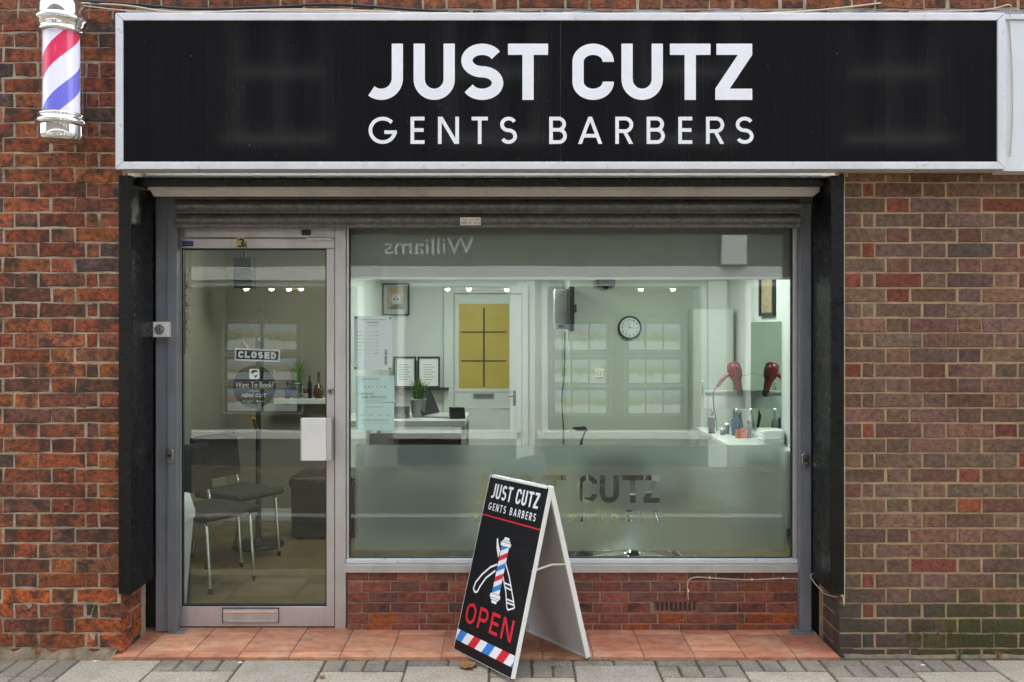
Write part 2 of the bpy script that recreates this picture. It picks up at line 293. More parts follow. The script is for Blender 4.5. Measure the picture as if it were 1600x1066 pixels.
# ------------------------------------------------------------------ mesh helpers
class MB:
    def __init__(s): s.v = []; s.f = []; s.sm = []; s.tint = []; s.cur = None
    def add(s, vs, fs, smooth=False):
        b = len(s.v); s.v += [tuple(v) for v in vs]
        for f in fs: s.f.append([i + b for i in f]); s.sm.append(smooth); s.tint.append(s.cur)
        return s
    def box(s, x0, x1, y0, y1, z0, z1):
        return s.add([(x, y, z) for z in (z0, z1) for y in (y0, y1) for x in (x0, x1)],
                     [(0, 2, 3, 1), (4, 5, 7, 6), (0, 1, 5, 4), (2, 6, 7, 3), (0, 4, 6, 2), (1, 3, 7, 5)])
    def prism(s, poly, y0, y1):     # polygon in x,z extruded along y
        n = len(poly); vs = [(x, y0, z) for x, z in poly] + [(x, y1, z) for x, z in poly]
        return s.add(vs, [list(range(n)), list(range(2 * n - 1, n - 1, -1))] + [(i, i + n, (i + 1) % n + n, (i + 1) % n) for i in range(n)])
    def prismx(s, poly, x0, x1, smooth=False):    # polygon in y,z extruded along x
        n = len(poly); vs = [(x0, y, z) for y, z in poly] + [(x1, y, z) for y, z in poly]
        s.add(vs, [list(range(n)), list(range(2 * n - 1, n - 1, -1))])
        return s.add(vs, [(i, i + n, (i + 1) % n + n, (i + 1) % n) for i in range(n)], smooth)
    def tube(s, path, r, n=8, cap=True):
        path = [Vector(p) for p in path]; rs = r if hasattr(r, '__len__') else [r] * len(path)
        up = None; vs = []
        for i, p in enumerate(path):
            t = (path[min(i + 1, len(path) - 1)] - path[max(i - 1, 0)]).normalized()
            if up is None: up = Vector((0, 0, 1)) if abs(t.z) < 0.9 else Vector((1, 0, 0))
            a = t.cross(up).normalized(); up = a.cross(t).normalized()
            vs += [p + (a * cos(2 * pi * k / n) + up * sin(2 * pi * k / n)) * rs[i] for k in range(n)]
        m = len(path); fs = [(i * n + k, i * n + (k + 1) % n, (i + 1) * n + (k + 1) % n, (i + 1) * n + k) for i in range(m - 1) for k in range(n)]
        s.add(vs, fs, True)
        if cap: s.add(vs[:n], [list(range(n))[::-1]]); s.add(vs[-n:], [list(range(n))])
        return s
    def lathe(s, prof, n=32, c=(0, 0, 0), smooth=True):   # prof: (r, z) about the z axis through c
        vs = [(c[0] + r * cos(2 * pi * k / n), c[1] + r * sin(2 * pi * k / n), c[2] + z) for r, z in prof for k in range(n)]
        return s.add(vs, [(i * n + k, i * n + (k + 1) % n, (i + 1) * n + (k + 1) % n, (i + 1) * n + k) for i in range(len(prof) - 1) for k in range(n)], smooth)
    def disc_y(s, cx, cz, r, y0, y1, n=32):      # short cylinder whose axis is y
        return s.prism([(cx + r * cos(2 * pi * k / n), cz + r * sin(2 * pi * k / n)) for k in range(n)], y0, y1)
    def mesh(s, name, mat):
        me = bpy.data.meshes.new(name); me.from_pydata(s.v, [], s.f)
        me.polygons.foreach_set('use_smooth', s.sm)
        if any(t is not None for t in s.tint):
            a = me.color_attributes.new('tint', 'FLOAT_COLOR', 'CORNER'); k = 0
            for f, t in zip(s.f, s.tint):
                for _ in f: a.data[k].color = (*t, 1); k += 1
        me.materials.append(MATS[mat]); me.update()
        return me
    def obj(s, name, mat, parent=None, bevel=0.0):
        o = bpy.data.objects.new(name, s.mesh(name, mat)); COL.objects.link(o)
        if parent: o.parent = parent
        if bevel:
            b = o.modifiers.new('bevel', 'BEVEL'); b.width = bevel; b.segments = 2; b.limit_method = 'ANGLE'; b.angle_limit = radians(40)
        return o
def box(name, mat, parent, x0, x1, y0, y1, z0, z1, bevel=0.002): return MB().box(x0, x1, y0, y1, z0, z1).obj(name, mat, parent, bevel)
def tag(o, label, cat, group=None):
    o['label'] = label; o['category'] = cat
    if group: o['group'] = group
    return o
def thing(name, label, cat, loc=(0, 0, 0), rz=0.0, group=None):
    o = bpy.data.objects.new(name, None); COL.objects.link(o); o.location = loc; o.rotation_euler = (0, 0, rz); o.empty_display_size = 0.1
    return tag(o, label, cat, group)
def struct(o): o['kind'] = 'structure'; return o
def struct_empty(name):
    o = bpy.data.objects.new(name, None); COL.objects.link(o); return struct(o)

# ------------------------------------------------------------------ lettering: strokes of constant weight
def arc(cx, cy, rx, ry, a0, a1, n=18): return [(cx + rx * cos(radians(a0 + (a1 - a0) * i / n)), cy + ry * sin(radians(a0 + (a1 - a0) * i / n))) for i in range(n + 1)]
def ribbon(pts, t, closed=False):
    n = len(pts); L = []; R = []
    for i in range(n):
        p = pts[i]; q0 = pts[i - 1] if (closed or i > 0) else None; q1 = pts[(i + 1) % n] if (closed or i < n - 1) else None
        def un(a, b): d = math.hypot(b[0] - a[0], b[1] - a[1]) or 1; return (b[0] - a[0]) / d, (b[1] - a[1]) / d
        d0 = un(q0, p) if q0 else un(p, q1); d1 = un(p, q1) if q1 else d0
        n0 = (-d0[1], d0[0]); n1 = (-d1[1], d1[0]); m = (n0[0] + n1[0], n0[1] + n1[1]); l2 = m[0] ** 2 + m[1] ** 2 or 1
        k = min(2.0, 2 / l2) * t / 2
        L.append((p[0] + m[0] * k, p[1] + m[1] * k)); R.append((p[0] - m[0] * k, p[1] - m[1] * k))
    idx = range(n if closed else n - 1)
    return [(R[i], R[(i + 1) % n], L[(i + 1) % n], L[i]) for i in idx]
def glyph(ch, w, t):
    a = t / 2; S = []      # list of strokes; each a list of quads
    def st(p, closed=False): S.append(ribbon(p, t, closed))
    def q(*p): S.append([p])
    r = w / 2 - a
    if ch == 'J':
        rx = min((w - a - 0.05) / 1.616, 0.30); st([(w - a, 1)] + arc(w - a - rx, a + rx, rx, rx, 0, -128))
    elif ch == 'U': st([(a, 1)] + arc(w / 2, a + r, r, r, 180, 360) + [(w - a, 1)])
    elif ch == 'S':
        ry = (1 - 2 * a) / 4; st(arc(w / 2, 1 - a - ry, r, ry, 28, 262) + arc(w / 2, a + ry, r, ry, 82, -152))
    elif ch == 'T': st([(0, 1 - a), (w, 1 - a)]); st([(w / 2, 1 - t), (w / 2, 0)])
    elif ch == 'C': ry = min(r, 0.32 - a); st([(w - a, 0.675)] + arc(w / 2, 1 - a - ry, r, ry, 0, 180) + arc(w / 2, a + ry, r, ry, 180, 360) + [(w - a, 0.325)])
    elif ch == 'Z': st([(0.02, 1 - a), (w, 1 - a)]); st([(0, a), (w, a)]); q((0, t), (1.28 * t, t), (w, 1 - t), (w - 1.28 * t, 1 - t))
    elif ch == 'G': st(arc(w / 2, 0.5, w / 2 - a, 0.5 - a, 42, 352, 30)); st([(w * 0.56, 0.5 - a), (w, 0.5 - a)])
    elif ch == 'E': st([(a, 0), (a, 1)]); st([(t, 1 - a), (w, 1 - a)]); st([(t, 0.51), (w * 0.94, 0.51)]); st([(t, a), (w, a)])
    elif ch == 'N': st([(a, 0), (a, 1)]); st([(w - a, 0), (w - a, 1)]); q((w - 1.25 * t, 0), (w - 0.1 * t, 0), (1.25 * t, 1), (0.1 * t, 1))
    elif ch in 'BPRD':
        st([(a, 0), (a, 1)])
        if ch == 'D': ry = 0.5 - a; rx = min(ry, w - a - t); st([(t, 1 - a)] + arc(w - a - rx, 0.5, rx, ry, 90, -90) + [(t, a)])
        else:
            my = {'B': 0.52, 'P': 0.42, 'R': 0.47}[ch]; ry = (1 - a - my) / 2; rx = min(ry, w - a - t); ww = w * (0.95 if ch == 'B' else 1)
            st([(t, 1 - a)] + arc(ww - a - rx, my + ry, rx, ry, 90, -90) + [(t, my)])
            if ch == 'B': ry = (my - a) / 2; st([(t, my)] + arc(w - a - ry, a + ry, ry, ry, 90, -90) + [(t, a)])
            if ch == 'R': q((w - 1.15 * t, 0), (w, 0), (w * 0.45 + 1.1 * t, my - a), (w * 0.45, my - a))
    elif ch == 'A': q((0, 0), (1.08 * t, 0), (w / 2 + t / 2, 1), (w / 2 - t / 2, 1)); q((w - 1.08 * t, 0), (w, 0), (w / 2 + t / 2, 1), (w / 2 - t / 2, 1)); st([(w * 0.2, 0.3), (w * 0.8, 0.3)])
    elif ch == 'O': st(arc(w / 2, 1 - a - r, r, r, 0, 180) + arc(w / 2, a + r, r, r, 180, 360), True)
    elif ch == 'L': st([(a, 0), (a, 1)]); st([(t, a), (w, a)])
    elif ch == '3': ry = (1 - 2 * a) / 4; st(arc(w / 2, 1 - a - ry, r, ry, 150, -82)); st(arc(w / 2, a + ry, r, ry, 82, -150))
    return S
def letters(spec, z0, h, t, fr, name, mat, parent, each=True):
    "spec: (char, u0, u1) in metres along the line; fr(u, v, d) -> xyz; t relative to h"
    mb = MB(); k = 0
    for ch, u0, u1 in spec:
        if each: mb = MB(); k = 0
        for strk in glyph(ch, (u1 - u0) / h, t):
            for qd in strk: mb.add([fr(u0 + x * h, z0 + z * h, 0.00012 * k) for x, z in qd], [(0, 1, 2, 3)])
            k += 1
        if each: mb.obj(name, mat, parent)
    if not each: mb.obj(name, mat, parent)
_fc = {}
def font_polys(body):
    if body not in _fc:
        cu = bpy.data.curves.new('t', 'FONT'); cu.body = body; cu.resolution_u = 3; ob = bpy.data.objects.new('t', cu); COL.objects.link(ob)
        dg = bpy.context.evaluated_depsgraph_get(); me = bpy.data.meshes.new_from_object(ob.evaluated_get(dg))
        vs = [(v.co.x, v.co.y) for v in me.vertices]; fs = [list(p.vertices) for p in me.polygons]
        bpy.data.objects.remove(ob); bpy.data.meshes.remove(me); bpy.data.curves.remove(cu)
        x0 = min(v[0] for v in vs); x1 = max(v[0] for v in vs); y0 = min(v[1] for v in vs); y1 = max(v[1] for v in vs)
        _fc[body] = ([((x - x0) / (x1 - x0), (y - y0) / (y1 - y0)) for x, y in vs], fs)
    return _fc[body]
def text(mb, body, u0, u1, v0, v1, fr, lean=0.0, d=0.0):
    vs, fs = font_polys(body)
    mb.add([fr(u0 + (u1 - u0) * x + lean * y * (v1 - v0), v0 + (v1 - v0) * y, d) for x, y in vs], fs)
def fr_y(y): return lambda u, v, d: (u, y - d, v)

# ------------------------------------------------------------------ ground, street
struct(box('ground', 'asphalt', None, -60, 60, -60, 60, -0.4, -0.135, 0))
struct(box('road', 'block_road', None, -30, 30, -2.45, -0.78, -0.30, -0.06, 0))
struct(box('far_pavement', 'block_road', None, -30, 30, -5.6, -2.58, -0.30, -0.002, 0))
struct(box('kerb', 'kerb_stone', None, -30, 30, -0.78, -0.66, -0.30, 0.0, 0.01))
struct(box('kerb', 'kerb_stone', None, -30, 30, -2.58, -2.45, -0.30, 0.006, 0.01))
struct(box('road_marking', 'road_yellow', None, -30, 30, -0.99, -0.92, -0.064, -0.056, 0))
pave = struct(box('pavement', 'pavement_joint', None, -30, 30, -0.66, 0.05, -0.30, -0.006, 0))
def stone(kind, x0, x1, y0, y1, top):
    g = 0.005; j = lambda: rnd.uniform(-0.002, 0.002)
    p = [(x0 + g + j(), y0 + g + j()), (x1 - g + j(), y0 + g + j()), (x1 - g + j(), y1 - g + j()), (x0 + g + j(), y1 - g + j())]
    tz = [top + rnd.uniform(-0.002, 0.002) for _ in p]; cx, cy = (x0 + x1) / 2, (y0 + y1) / 2; ins = 0.005
    inn = [(a + (ins if a < cx else -ins), b + (ins if b < cy else -ins)) for a, b in p]
    vs = [(a, b, -0.04) for a, b in p] + [(a, b, z - 0.005) for (a, b), z in zip(p, tz)] + [(a, b, z) for (a, b), z in zip(inn, tz)]
    fs = [(8, 9, 10, 11)] + [(i, (i + 1) % 4, 4 + (i + 1) % 4, 4 + i) for i in range(4)] + [(4 + i, 4 + (i + 1) % 4, 8 + (i + 1) % 4, 8 + i) for i in range(4)]
    MB().add(vs, fs).obj('paving_slab' if kind == 'flagstone' else 'paving_block', kind, pave)
def blocks(x0, x1, y0, y1, n, m=1):
    for i in range(n):
        for k in range(m): stone('block_paver', x0 + (x1 - x0) * i / n, x0 + (x1 - x0) * (i + 1) / n, y0 + (y1 - y0) * k / m, y0 + (y1 - y0) * (k + 1) / m, 0.0)
YF = -0.048
cx = -2.118 - 0.41 * 3
pat = ['D', 'B', 'L', 'A', 'B', 'A', 'B', 'C', 'E', 'C', 'E', 'B', 'E', 'B', 'A', 'B']
for c in pat:
    a, b = cx, cx + 0.405; cx += 0.405
    if c == 'A': stone('flagstone', a, b, -0.45, YF, 0.0); blocks(a, b, -0.66, -0.45, 4, 2)
    elif c == 'L': blocks(a, b, -0.255, YF, 4, 1); blocks(a, b, -0.46, -0.255, 4, 1); blocks(a, b, -0.66, -0.46, 4, 2)
    elif c == 'B': blocks(a, b, -0.19, YF, 4); stone('flagstone', a, b, -0.59, -0.19, 0.0); blocks(a, b, -0.66, -0.59, 2)
    elif c == 'C': blocks(a, b, -0.12, YF, 2); stone('flagstone', a, b, -0.52, -0.12, 0.0); blocks(a, b, -0.66, -0.52, 4)
    elif c == 'E': blocks(a, b, -0.12, YF, 2); blocks(a, b, -0.26, -0.12, 4); stone('flagstone', a, b, -0.66, -0.26, 0.0)
    else: blocks(a, b, -0.66, YF, 4, 5)
# tiled floor of the recess
floor_t = struct(box('entrance_floor', 'grey_mortar', None, -1.985, 1.62, -0.036, 0.45, -0.2, 0.006, 0))
xs = [-1.859 + 0.2512 * k for k in range(-1, 15)]
def tile(x0, x1, y0, y1):
    g = 0.003; x0 = max(x0, -1.985); x1 = min(x1, 1.625)
    if x1 - x0 < 0.03: return
    # in front of the brick corners the tiles are cut along the reveal
    z = 0.012 + rnd.uniform(-0.001, 0.001)
    box('tile', 'terracotta', floor_t, x0 + g, x1 - g, y0 + g, y1 - g, -0.02, z, 0.002)
for i in range(len(xs) - 1):
    tile(xs[i], xs[i + 1], -0.045, 0.035); tile(xs[i], xs[i + 1], 0.035, 0.285); tile(xs[i], xs[i + 1], 0.285, 0.45)

# ------------------------------------------------------------------ brickwork
BM = {}
def brick_mesh(kind, w, h, d, mat, jit, var):
    key = (kind, mat, var, jit)
    if key in BM: return BM[key]
    r = random.Random(hash((kind == 'S', kind == 'H', w, var)) % 9973); bev = 0.0025 + jit * 0.35
    xs_ = [-w / 2, -w / 6, w / 6, w / 2]
    out = [(x, -h / 2) for x in xs_] + [(x, h / 2) for x in xs_[::-1]]
    o = [(x + r.uniform(-jit, jit), z + r.uniform(-jit, jit)) for x, z in out]
    inn = [(x * (1 - 2 * bev / w) + r.uniform(-jit, jit) * 0.7, z * (1 - 2 * bev / h) + r.uniform(-jit, jit) * 0.7) for x, z in o]
    yf = [r.uniform(-jit, jit) * (0.25 if jit < 0.0035 else 0.9) for _ in inn]; n = 8
    vs = [(x, y, z) for (x, z), y in zip(inn, yf)] + [(x, bev * 0.9, z) for x, z in o] + [(x, d, z) for x, z in o]
    fs = [(0, 1, 6, 7), (1, 2, 5, 6), (2, 3, 4, 5)]
    fs += [(i, i + n, (i + 1) % n + n, (i + 1) % n) for i in range(n)] + [(i + n, i + 2 * n, (i + 1) % n + 2 * n, (i + 1) % n + n) for i in range(n)]
    BM[key] = (MB().add(vs, [f[::1] for f in fs]).mesh('brick', mat), vs, fs)
    return BM[key]
def put_brick(parent, kind, w, h, d, x, y, z, mat, jit, col, joined=None, rot=0.0):
    me, vs, fs = brick_mesh(kind, w, h, d, mat, jit, rnd.randrange(8))
    sx = rnd.uniform(0.975, 1.02); sz = rnd.uniform(0.975, 1.02); dy = rnd.uniform(-0.0022, 0.0008)
    if joined is not None:
        joined.cur = col; joined.add([(x + v[0] * sx, y + dy + v[1], z + v[2] * sz) for v in vs], fs); return
    o = bpy.data.objects.new('brick', me); COL.objects.link(o); o.parent = parent
    if 'old' in mat: x += rnd.uniform(-0.003, 0.003); z += rnd.gauss(0, 0.0013)
    o.location = (x, y + dy, z); o.scale = (sx, 1, sz); o.rotation_euler = (0, rnd.gauss(0, 0.004), rot); o.color = (*col, 1)
def vary(c, a=0.16): k = 1 + rnd.uniform(-a, a); return tuple(max(0.005, x * k * (1 + rnd.uniform(-0.06, 0.06))) for x in c)
Z0 = 2.2886            # a bed joint
def flemish(parent, corner, sgn, zmin, zmax, xlim, mat, jit, colour, joined=None, xstart=None, S=0.230, HD=0.110, Q=0.054, J=0.0092):
    k0 = math.floor((zmin - Z0) / 0.075); k = k0
    while Z0 + k * 0.075 + 0.01 < zmax:
        zc = Z0 + (k + 0.5) * 0.075; rowB = (k % 2 != 0); u = 0.0; i = 0     # k = -1 is a stretcher-first row
        seq = ['S', 'H'] if rowB else ['H', 'Q', 'S']
        while u < xlim:
            kd = seq[i] if i < len(seq) else ('S' if (seq[-1] == 'H') == ((i - len(seq)) % 2 == 0) else 'H')
            w = {'S': S, 'H': HD, 'Q': Q}[kd]
            if xstart is None or u >= xstart:
                d = (HD if kd == 'S' else 0.215) if i == 0 else 0.07
                x = corner + sgn * (u + w / 2)
                put_brick(parent, kd, w, 0.0675, 0.07, x, 0.0, zc, mat, jit(x, zc), colour(x, zc, kd), joined)
            u += w + J; i += 1
        k += 1
def wall_thing(label, x0, x1, y1, z0, z1, mortar, rec=0.0028):
    o = box('brick_wall', mortar, None, x0, x1, rec, y1, z0, z1, 0); return tag(o, label, 'wall')
OLD = [(0.29, 0.088, 0.045), (0.25, 0.078, 0.045), (0.32, 0.11, 0.048), (0.20, 0.075, 0.05), (0.27, 0.10, 0.055), (0.34, 0.125, 0.055), (0.22, 0.095, 0.06), (0.115, 0.082, 0.074), (0.27, 0.082, 0.045), (0.17, 0.08, 0.06)]
def old_col(x, z, kd):
    c = rnd.choice(OLD)
    if z < 0.36 and rnd.random() < 0.75: c = rnd.choice([(0.44, 0.12, 0.035), (0.40, 0.11, 0.04), (0.30, 0.10, 0.05), (0.46, 0.15, 0.05)])
    return vary(c, 0.25)
CL, CR = -1.949, 1.633
left = wall_thing('weathered orange-red brick wall with pale joints beside the shop door', CL - 3.2, CL - 0.005, 0.30, -0.05, 3.15, 'pale_mortar')
flemish(left, CL, -1, -0.04, 3.15, 0.86, 'old_brick', lambda x, z: 0.0033 if z > 0.33 else 0.0046, old_col)
j = MB(); flemish(left, CL, -1, -0.04, 3.15, 3.1, 'old_brick_joined', lambda x, z: 0.0022, old_col, j, 0.86)
o = j.obj('brickwork', 'old_brick_joined', left); o['kind'] = 'stuff'
PL = [(0.195, 0.112, 0.092), (0.205, 0.112, 0.09), (0.18, 0.112, 0.095), (0.175, 0.115, 0.096), (0.20, 0.125, 0.098), (0.215, 0.11, 0.088), (0.19, 0.105, 0.094)]
def plum_col(x, z, kd):
    c = rnd.choice(PL)
    if kd == 'Q' and rnd.random() < 0.45 or rnd.random() < 0.08: c = rnd.choice([(0.24, 0.075, 0.055), (0.22, 0.072, 0.058), (0.26, 0.085, 0.052)])
    elif z < 0.3: c = rnd.choice([(0.115, 0.085, 0.075), (0.10, 0.08, 0.072), (0.13, 0.085, 0.072)])
    return vary((c[0] * rnd.uniform(0.9, 1.1), c[1], c[2] * rnd.uniform(0.78, 0.95)), 0.2)
right = wall_thing('plum brown brick wall with sandy joints and moss at its foot', CR + 0.005, CR + 3.4, 0.30, -0.05, 2.40, 'sandy_mortar', 0.0018)
flemish(right, CR, 1, -0.04, 2.40, 1.30, 'plum_brick', lambda x, z: 0.0018, plum_col)
j = MB(); flemish(right, CR, 1, -0.04, 2.40, 3.3, 'plum_brick_joined', lambda x, z: 0.0018, plum_col, j, 1.30)
o = j.obj('brickwork', 'plum_brick_joined', right); o['kind'] = 'stuff'
# the returns of both brick corners, seen below the black panels
for wl, cn, sg, mat, colf in ((left, CL, 1, 'old_brick', old_col), (right, CR, -1, 'plum_brick', plum_col)):
    for k in range(-31, -24):
        zc = Z0 + (k + 0.5) * 0.075
        for (w, y0) in (((0.108, 0.004), (0.108, 0.122)) if k % 2 else ((0.228, 0.004),)):
            kd = 'S' if w > 0.2 else 'H'
            put_brick(wl, kd, w, 0.0675, 0.07, cn, y0 + w / 2, zc, mat, 0.003, colf(cn, zc, kd), rot=sg * pi / 2)
up = wall_thing('strip of rusty orange brickwork above the long black sign', -5.1, 5.0, 0.30, 3.152, 4.3, 'pale_mortar')
def run_bond(parent, x0, x1, z0, z1, w, h, J, y, mat, jit, colf, joined=None, flem=False):
    z = z0; r = 0
    while z + h <= z1 + 1e-4:
        x = x0 - (0.5 * (w + J) if r % 2 else 0); i = 0
        while x < x1:
            ww = w if not flem or i % 2 == 0 else 0.108
            a, b = max(x, x0), min(x + ww, x1)
            if b - a > 0.02: put_brick(parent, 'S' if b - a > 0.8 * w else 'C%d' % int((b - a) * 100), b - a, h, 0.07 if h > 0.06 else 0.03, (a + b) / 2, y, z + h / 2, mat, jit, colf((a + b) / 2, z, 'S'), joined)
            x += ww + J; i += 1
        z += h + J; r += 1
upc = lambda x, z, k: vary(rnd.choice([(0.27, 0.09, 0.04), (0.22, 0.08, 0.042), (0.25, 0.10, 0.05), (0.20, 0.085, 0.055)]))
run_bond(up, -2.7, 2.7, 3.158, 3.46, 0.228, 0.0645, 0.0105, 0.0, 'old_brick', 0.0025, upc, None, True)
j = MB(); run_bond(up, -5.05, -2.72, 3.158, 4.28, 0.228, 0.0645, 0.0105, 0.0, 'old_brick_joined', 0.0025, upc, j, True)
run_bond(up, 2.72, 4.95, 3.158, 4.28, 0.228, 0.0645, 0.0105, 0.0, 'old_brick_joined', 0.0025, upc, j, True)
run_bond(up, -2.7, 2.7, 3.458, 4.28, 0.228, 0.0645, 0.0105, 0.0, 'old_brick_joined', 0.0025, upc, j, True)
o = j.obj('brickwork', 'old_brick_joined', up); o['kind'] = 'stuff'
# stall riser below the window
YR = 0.345
rz1 = W(0, 893, 0.335)[1]
riser = tag(box('brick_wall', 'grey_mortar', None, -0.885, 1.56, YR + 0.004, YR + 0.10, -0.02, rz1, 0), 'low wall of small dark red bricks under the shop window', 'wall')
def riser_col(x, z, kd):
    c = rnd.choice([(0.25, 0.09, 0.068), (0.28, 0.10, 0.072), (0.20, 0.085, 0.07), (0.17, 0.085, 0.075), (0.30, 0.115, 0.08)])
    if z < 0.1 and rnd.random() < 0.3: c = (0.36, 0.10, 0.04)
    return vary(c)
AX0, AX1 = W(1022, 0, YR)[0], W(1090, 0, YR)[0]; AZ0, AZ1 = W(0, 956, YR)[1], W(0, 938, YR)[1]
class _skip: pass
rw, rh, rj = 0.149, 0.0505, 0.0068; z = rz1 - rh - 0.002; r = 0
while z > -0.04:
    x = -0.885 - (0.5 * (rw + rj) if r % 2 else 0.04)
    while x < 1.56:
        a, b = max(x, -0.883), min(x + rw, 1.558)
        hit = z < AZ1 - 0.012 and z + rh > AZ0 + 0.012
        segs = [(a, b)]
        if hit and b > AX0 and a < AX1: segs = [(a, min(b, AX0 - 0.004)), (max(a, AX1 + 0.004), b)]
        for a2, b2 in segs:
            if b2 - a2 > 0.02: put_brick(riser, 'R%d' % int((b2 - a2) * 200), b2 - a2, rh, 0.03, (a2 + b2) / 2, YR, z + rh / 2, 'riser_brick', 0.0012, riser_col((a2 + b2) / 2, z, 'S'))
        x += rw + rj
    z -= rh + rj; r += 1
ab = MB().box(AX0, AX1, YR - 0.001, YR + 0.05, AZ0, AZ0 + 0.006).box(AX0, AX1, YR - 0.001, YR + 0.05, AZ1 - 0.006, AZ1)
n = 9; sw = (AX1 - AX0) / (2 * n + 1)
for i in range(n + 1): ab.box(AX0 + 2 * i * sw + 0.002, AX0 + (2 * i + 1) * sw - 0.002, YR - 0.0015, YR + 0.05, AZ0 + 0.006, AZ1 - 0.006)
airb = tag(ab.obj('air_brick', 'riser_brick'), 'terracotta air brick with dark vertical slots in the low wall', 'air brick'); airb.color = (0.30, 0.12, 0.085, 1)
box('cavity', 'far_dark', airb, AX0, AX1, YR + 0.0022, YR + 0.0035, AZ0, AZ1, 0)

# dirt heaped against the foot of the walls
def dirt(name, label, x0, x1, h, dep):
    mb = MB(); n = 140; vs = []
    for i in range(n + 1):
        x = x0 + (x1 - x0) * i / n; k = 0.7 + 0.3 * sin(i * 0.41) * sin(i * 0.13 + 1) + rnd.uniform(-0.05, 0.05)
        vs += [(x, 0.03, h * k + 0.01), (x, -0.004, h * k), (x, -dep * 0.5 * (0.8 + 0.3 * k), h * 0.55 * k), (x, -dep * (0.8 + 0.4 * rnd.random()), -0.005)]
    mb.add(vs, [(4 * i + j, 4 * i + j + 1, 4 * i + j + 5, 4 * i + j + 4) for i in range(n) for j in range(3)], True)
    o = mb.obj(name, 'soil'); o['kind'] = 'stuff'; o['label'] = label; o['category'] = 'dirt'
dirt('dirt', 'dirt and crumbled mortar along the foot of the orange wall', -3.2, CL - 0.02, 0.045, 0.05)
dirt('dirt', 'dark dirt along the foot of the plum brown wall', CR + 0.02, 3.2, 0.010, 0.02)

# ------------------------------------------------------------------ long black sign
ys = -0.13
sx0, sz1 = W(180, 25, ys); sx1, sz0 = W(1571, 264.5, ys)
sz1 = W(0, 20, ys)[1]
sign = thing('shop_sign', 'long black lightbox sign with white frame over the whole shopfront', 'sign', ((sx0 + sx1) / 2, 0, sz0))
ox, oz = (sx0 + sx1) / 2, sz0
hw, hh, fw = (sx1 - sx0) / 2, sz1 - sz0, 0.037
box('back_box', 'white_frame', sign, -hw + 0.004, hw - 0.004, ys + 0.02, 0.004, 0.004, hh - 0.004)
def mitre(p):
    MB().prism(p, ys, ys + 0.03).obj('frame_rail', 'white_frame', sign, 0.003)
g = 0.0006
mitre([(-hw, 0), (hw, 0), (hw - fw - g, fw - g), (-hw + fw + g, fw - g)]); mitre([(-hw, hh), (-hw + fw + g, hh - fw + g), (hw - fw - g, hh - fw + g), (hw, hh)])
mitre([(-hw, g * 2), (-hw + fw - g, fw + g), (-hw + fw - g, hh - fw - g), (-hw, hh - g * 2)]); mitre([(hw, g * 2), (hw, hh - g * 2), (hw - fw + g, hh - fw - g), (hw - fw + g, fw + g)])
box('sign_panel', 'sign_black', sign, -hw + fw - 0.004, W(876, 0, ys)[0] - ox - 0.0008, ys + 0.010, ys + 0.018, fw - 0.004, hh - fw + 0.004, 0)
box('sign_panel', 'sign_black', sign, W(876, 0, ys)[0] - ox + 0.0008, hw - fw + 0.004, ys + 0.0102, ys + 0.018, fw - 0.004, hh - fw + 0.004, 0)
def cpx(c): return 540 + c / 2.2857      # columns read off an enlargement of the sign
su = lambda c: W(cpx(c), 0, ys + 0.01)[0] - ox
zz = lambda r: W(0, 30 + r / 2.2857, ys + 0.01)[1] - oz
fr = lambda u, v, d: (u, ys + 0.0085 - d, v)
letters([(c, su(a), su(b)) for c, a, b in (('J', 82, 205), ('U', 243, 390), ('S', 413, 563), ('T', 580, 723), ('C', 810, 958), ('U', 985, 1133), ('T', 1158, 1303), ('Z', 1320, 1452))],
        zz(289), zz(88) - zz(289), 0.20, fr, 'letter', 'white_vinyl', sign)
letters([(c, su(a), su(b)) for c, a, b in (('G', 82, 183), ('E', 232, 282), ('N', 330, 405), ('T', 450, 508), ('S', 552, 612), ('B', 727, 790), ('A', 830, 917), ('R', 963, 1027), ('B', 1075, 1140), ('E', 1188, 1238), ('R', 1287, 1352), ('S', 1393, 1457))],
        zz(446), zz(349) - zz(446), 0.135, fr, 'letter', 'white_vinyl', sign)
# neighbour's white sign
nx0 = sx1 + 0.006
ns = thing('shop_sign', 'plain white neighbouring sign butted against the end of the black one', 'sign', (nx0, 0, sz0 - 0.005))
box('panel', 'white_panel', ns, 0, 1.6, ys + 0.03, 0.004, 0.0, hh - 0.02, 0.003)
box('edge_trim', 'white_frame', ns, 0, 1.6, ys + 0.02, ys + 0.05, hh - 0.0195, hh + 0.004, 0.002)

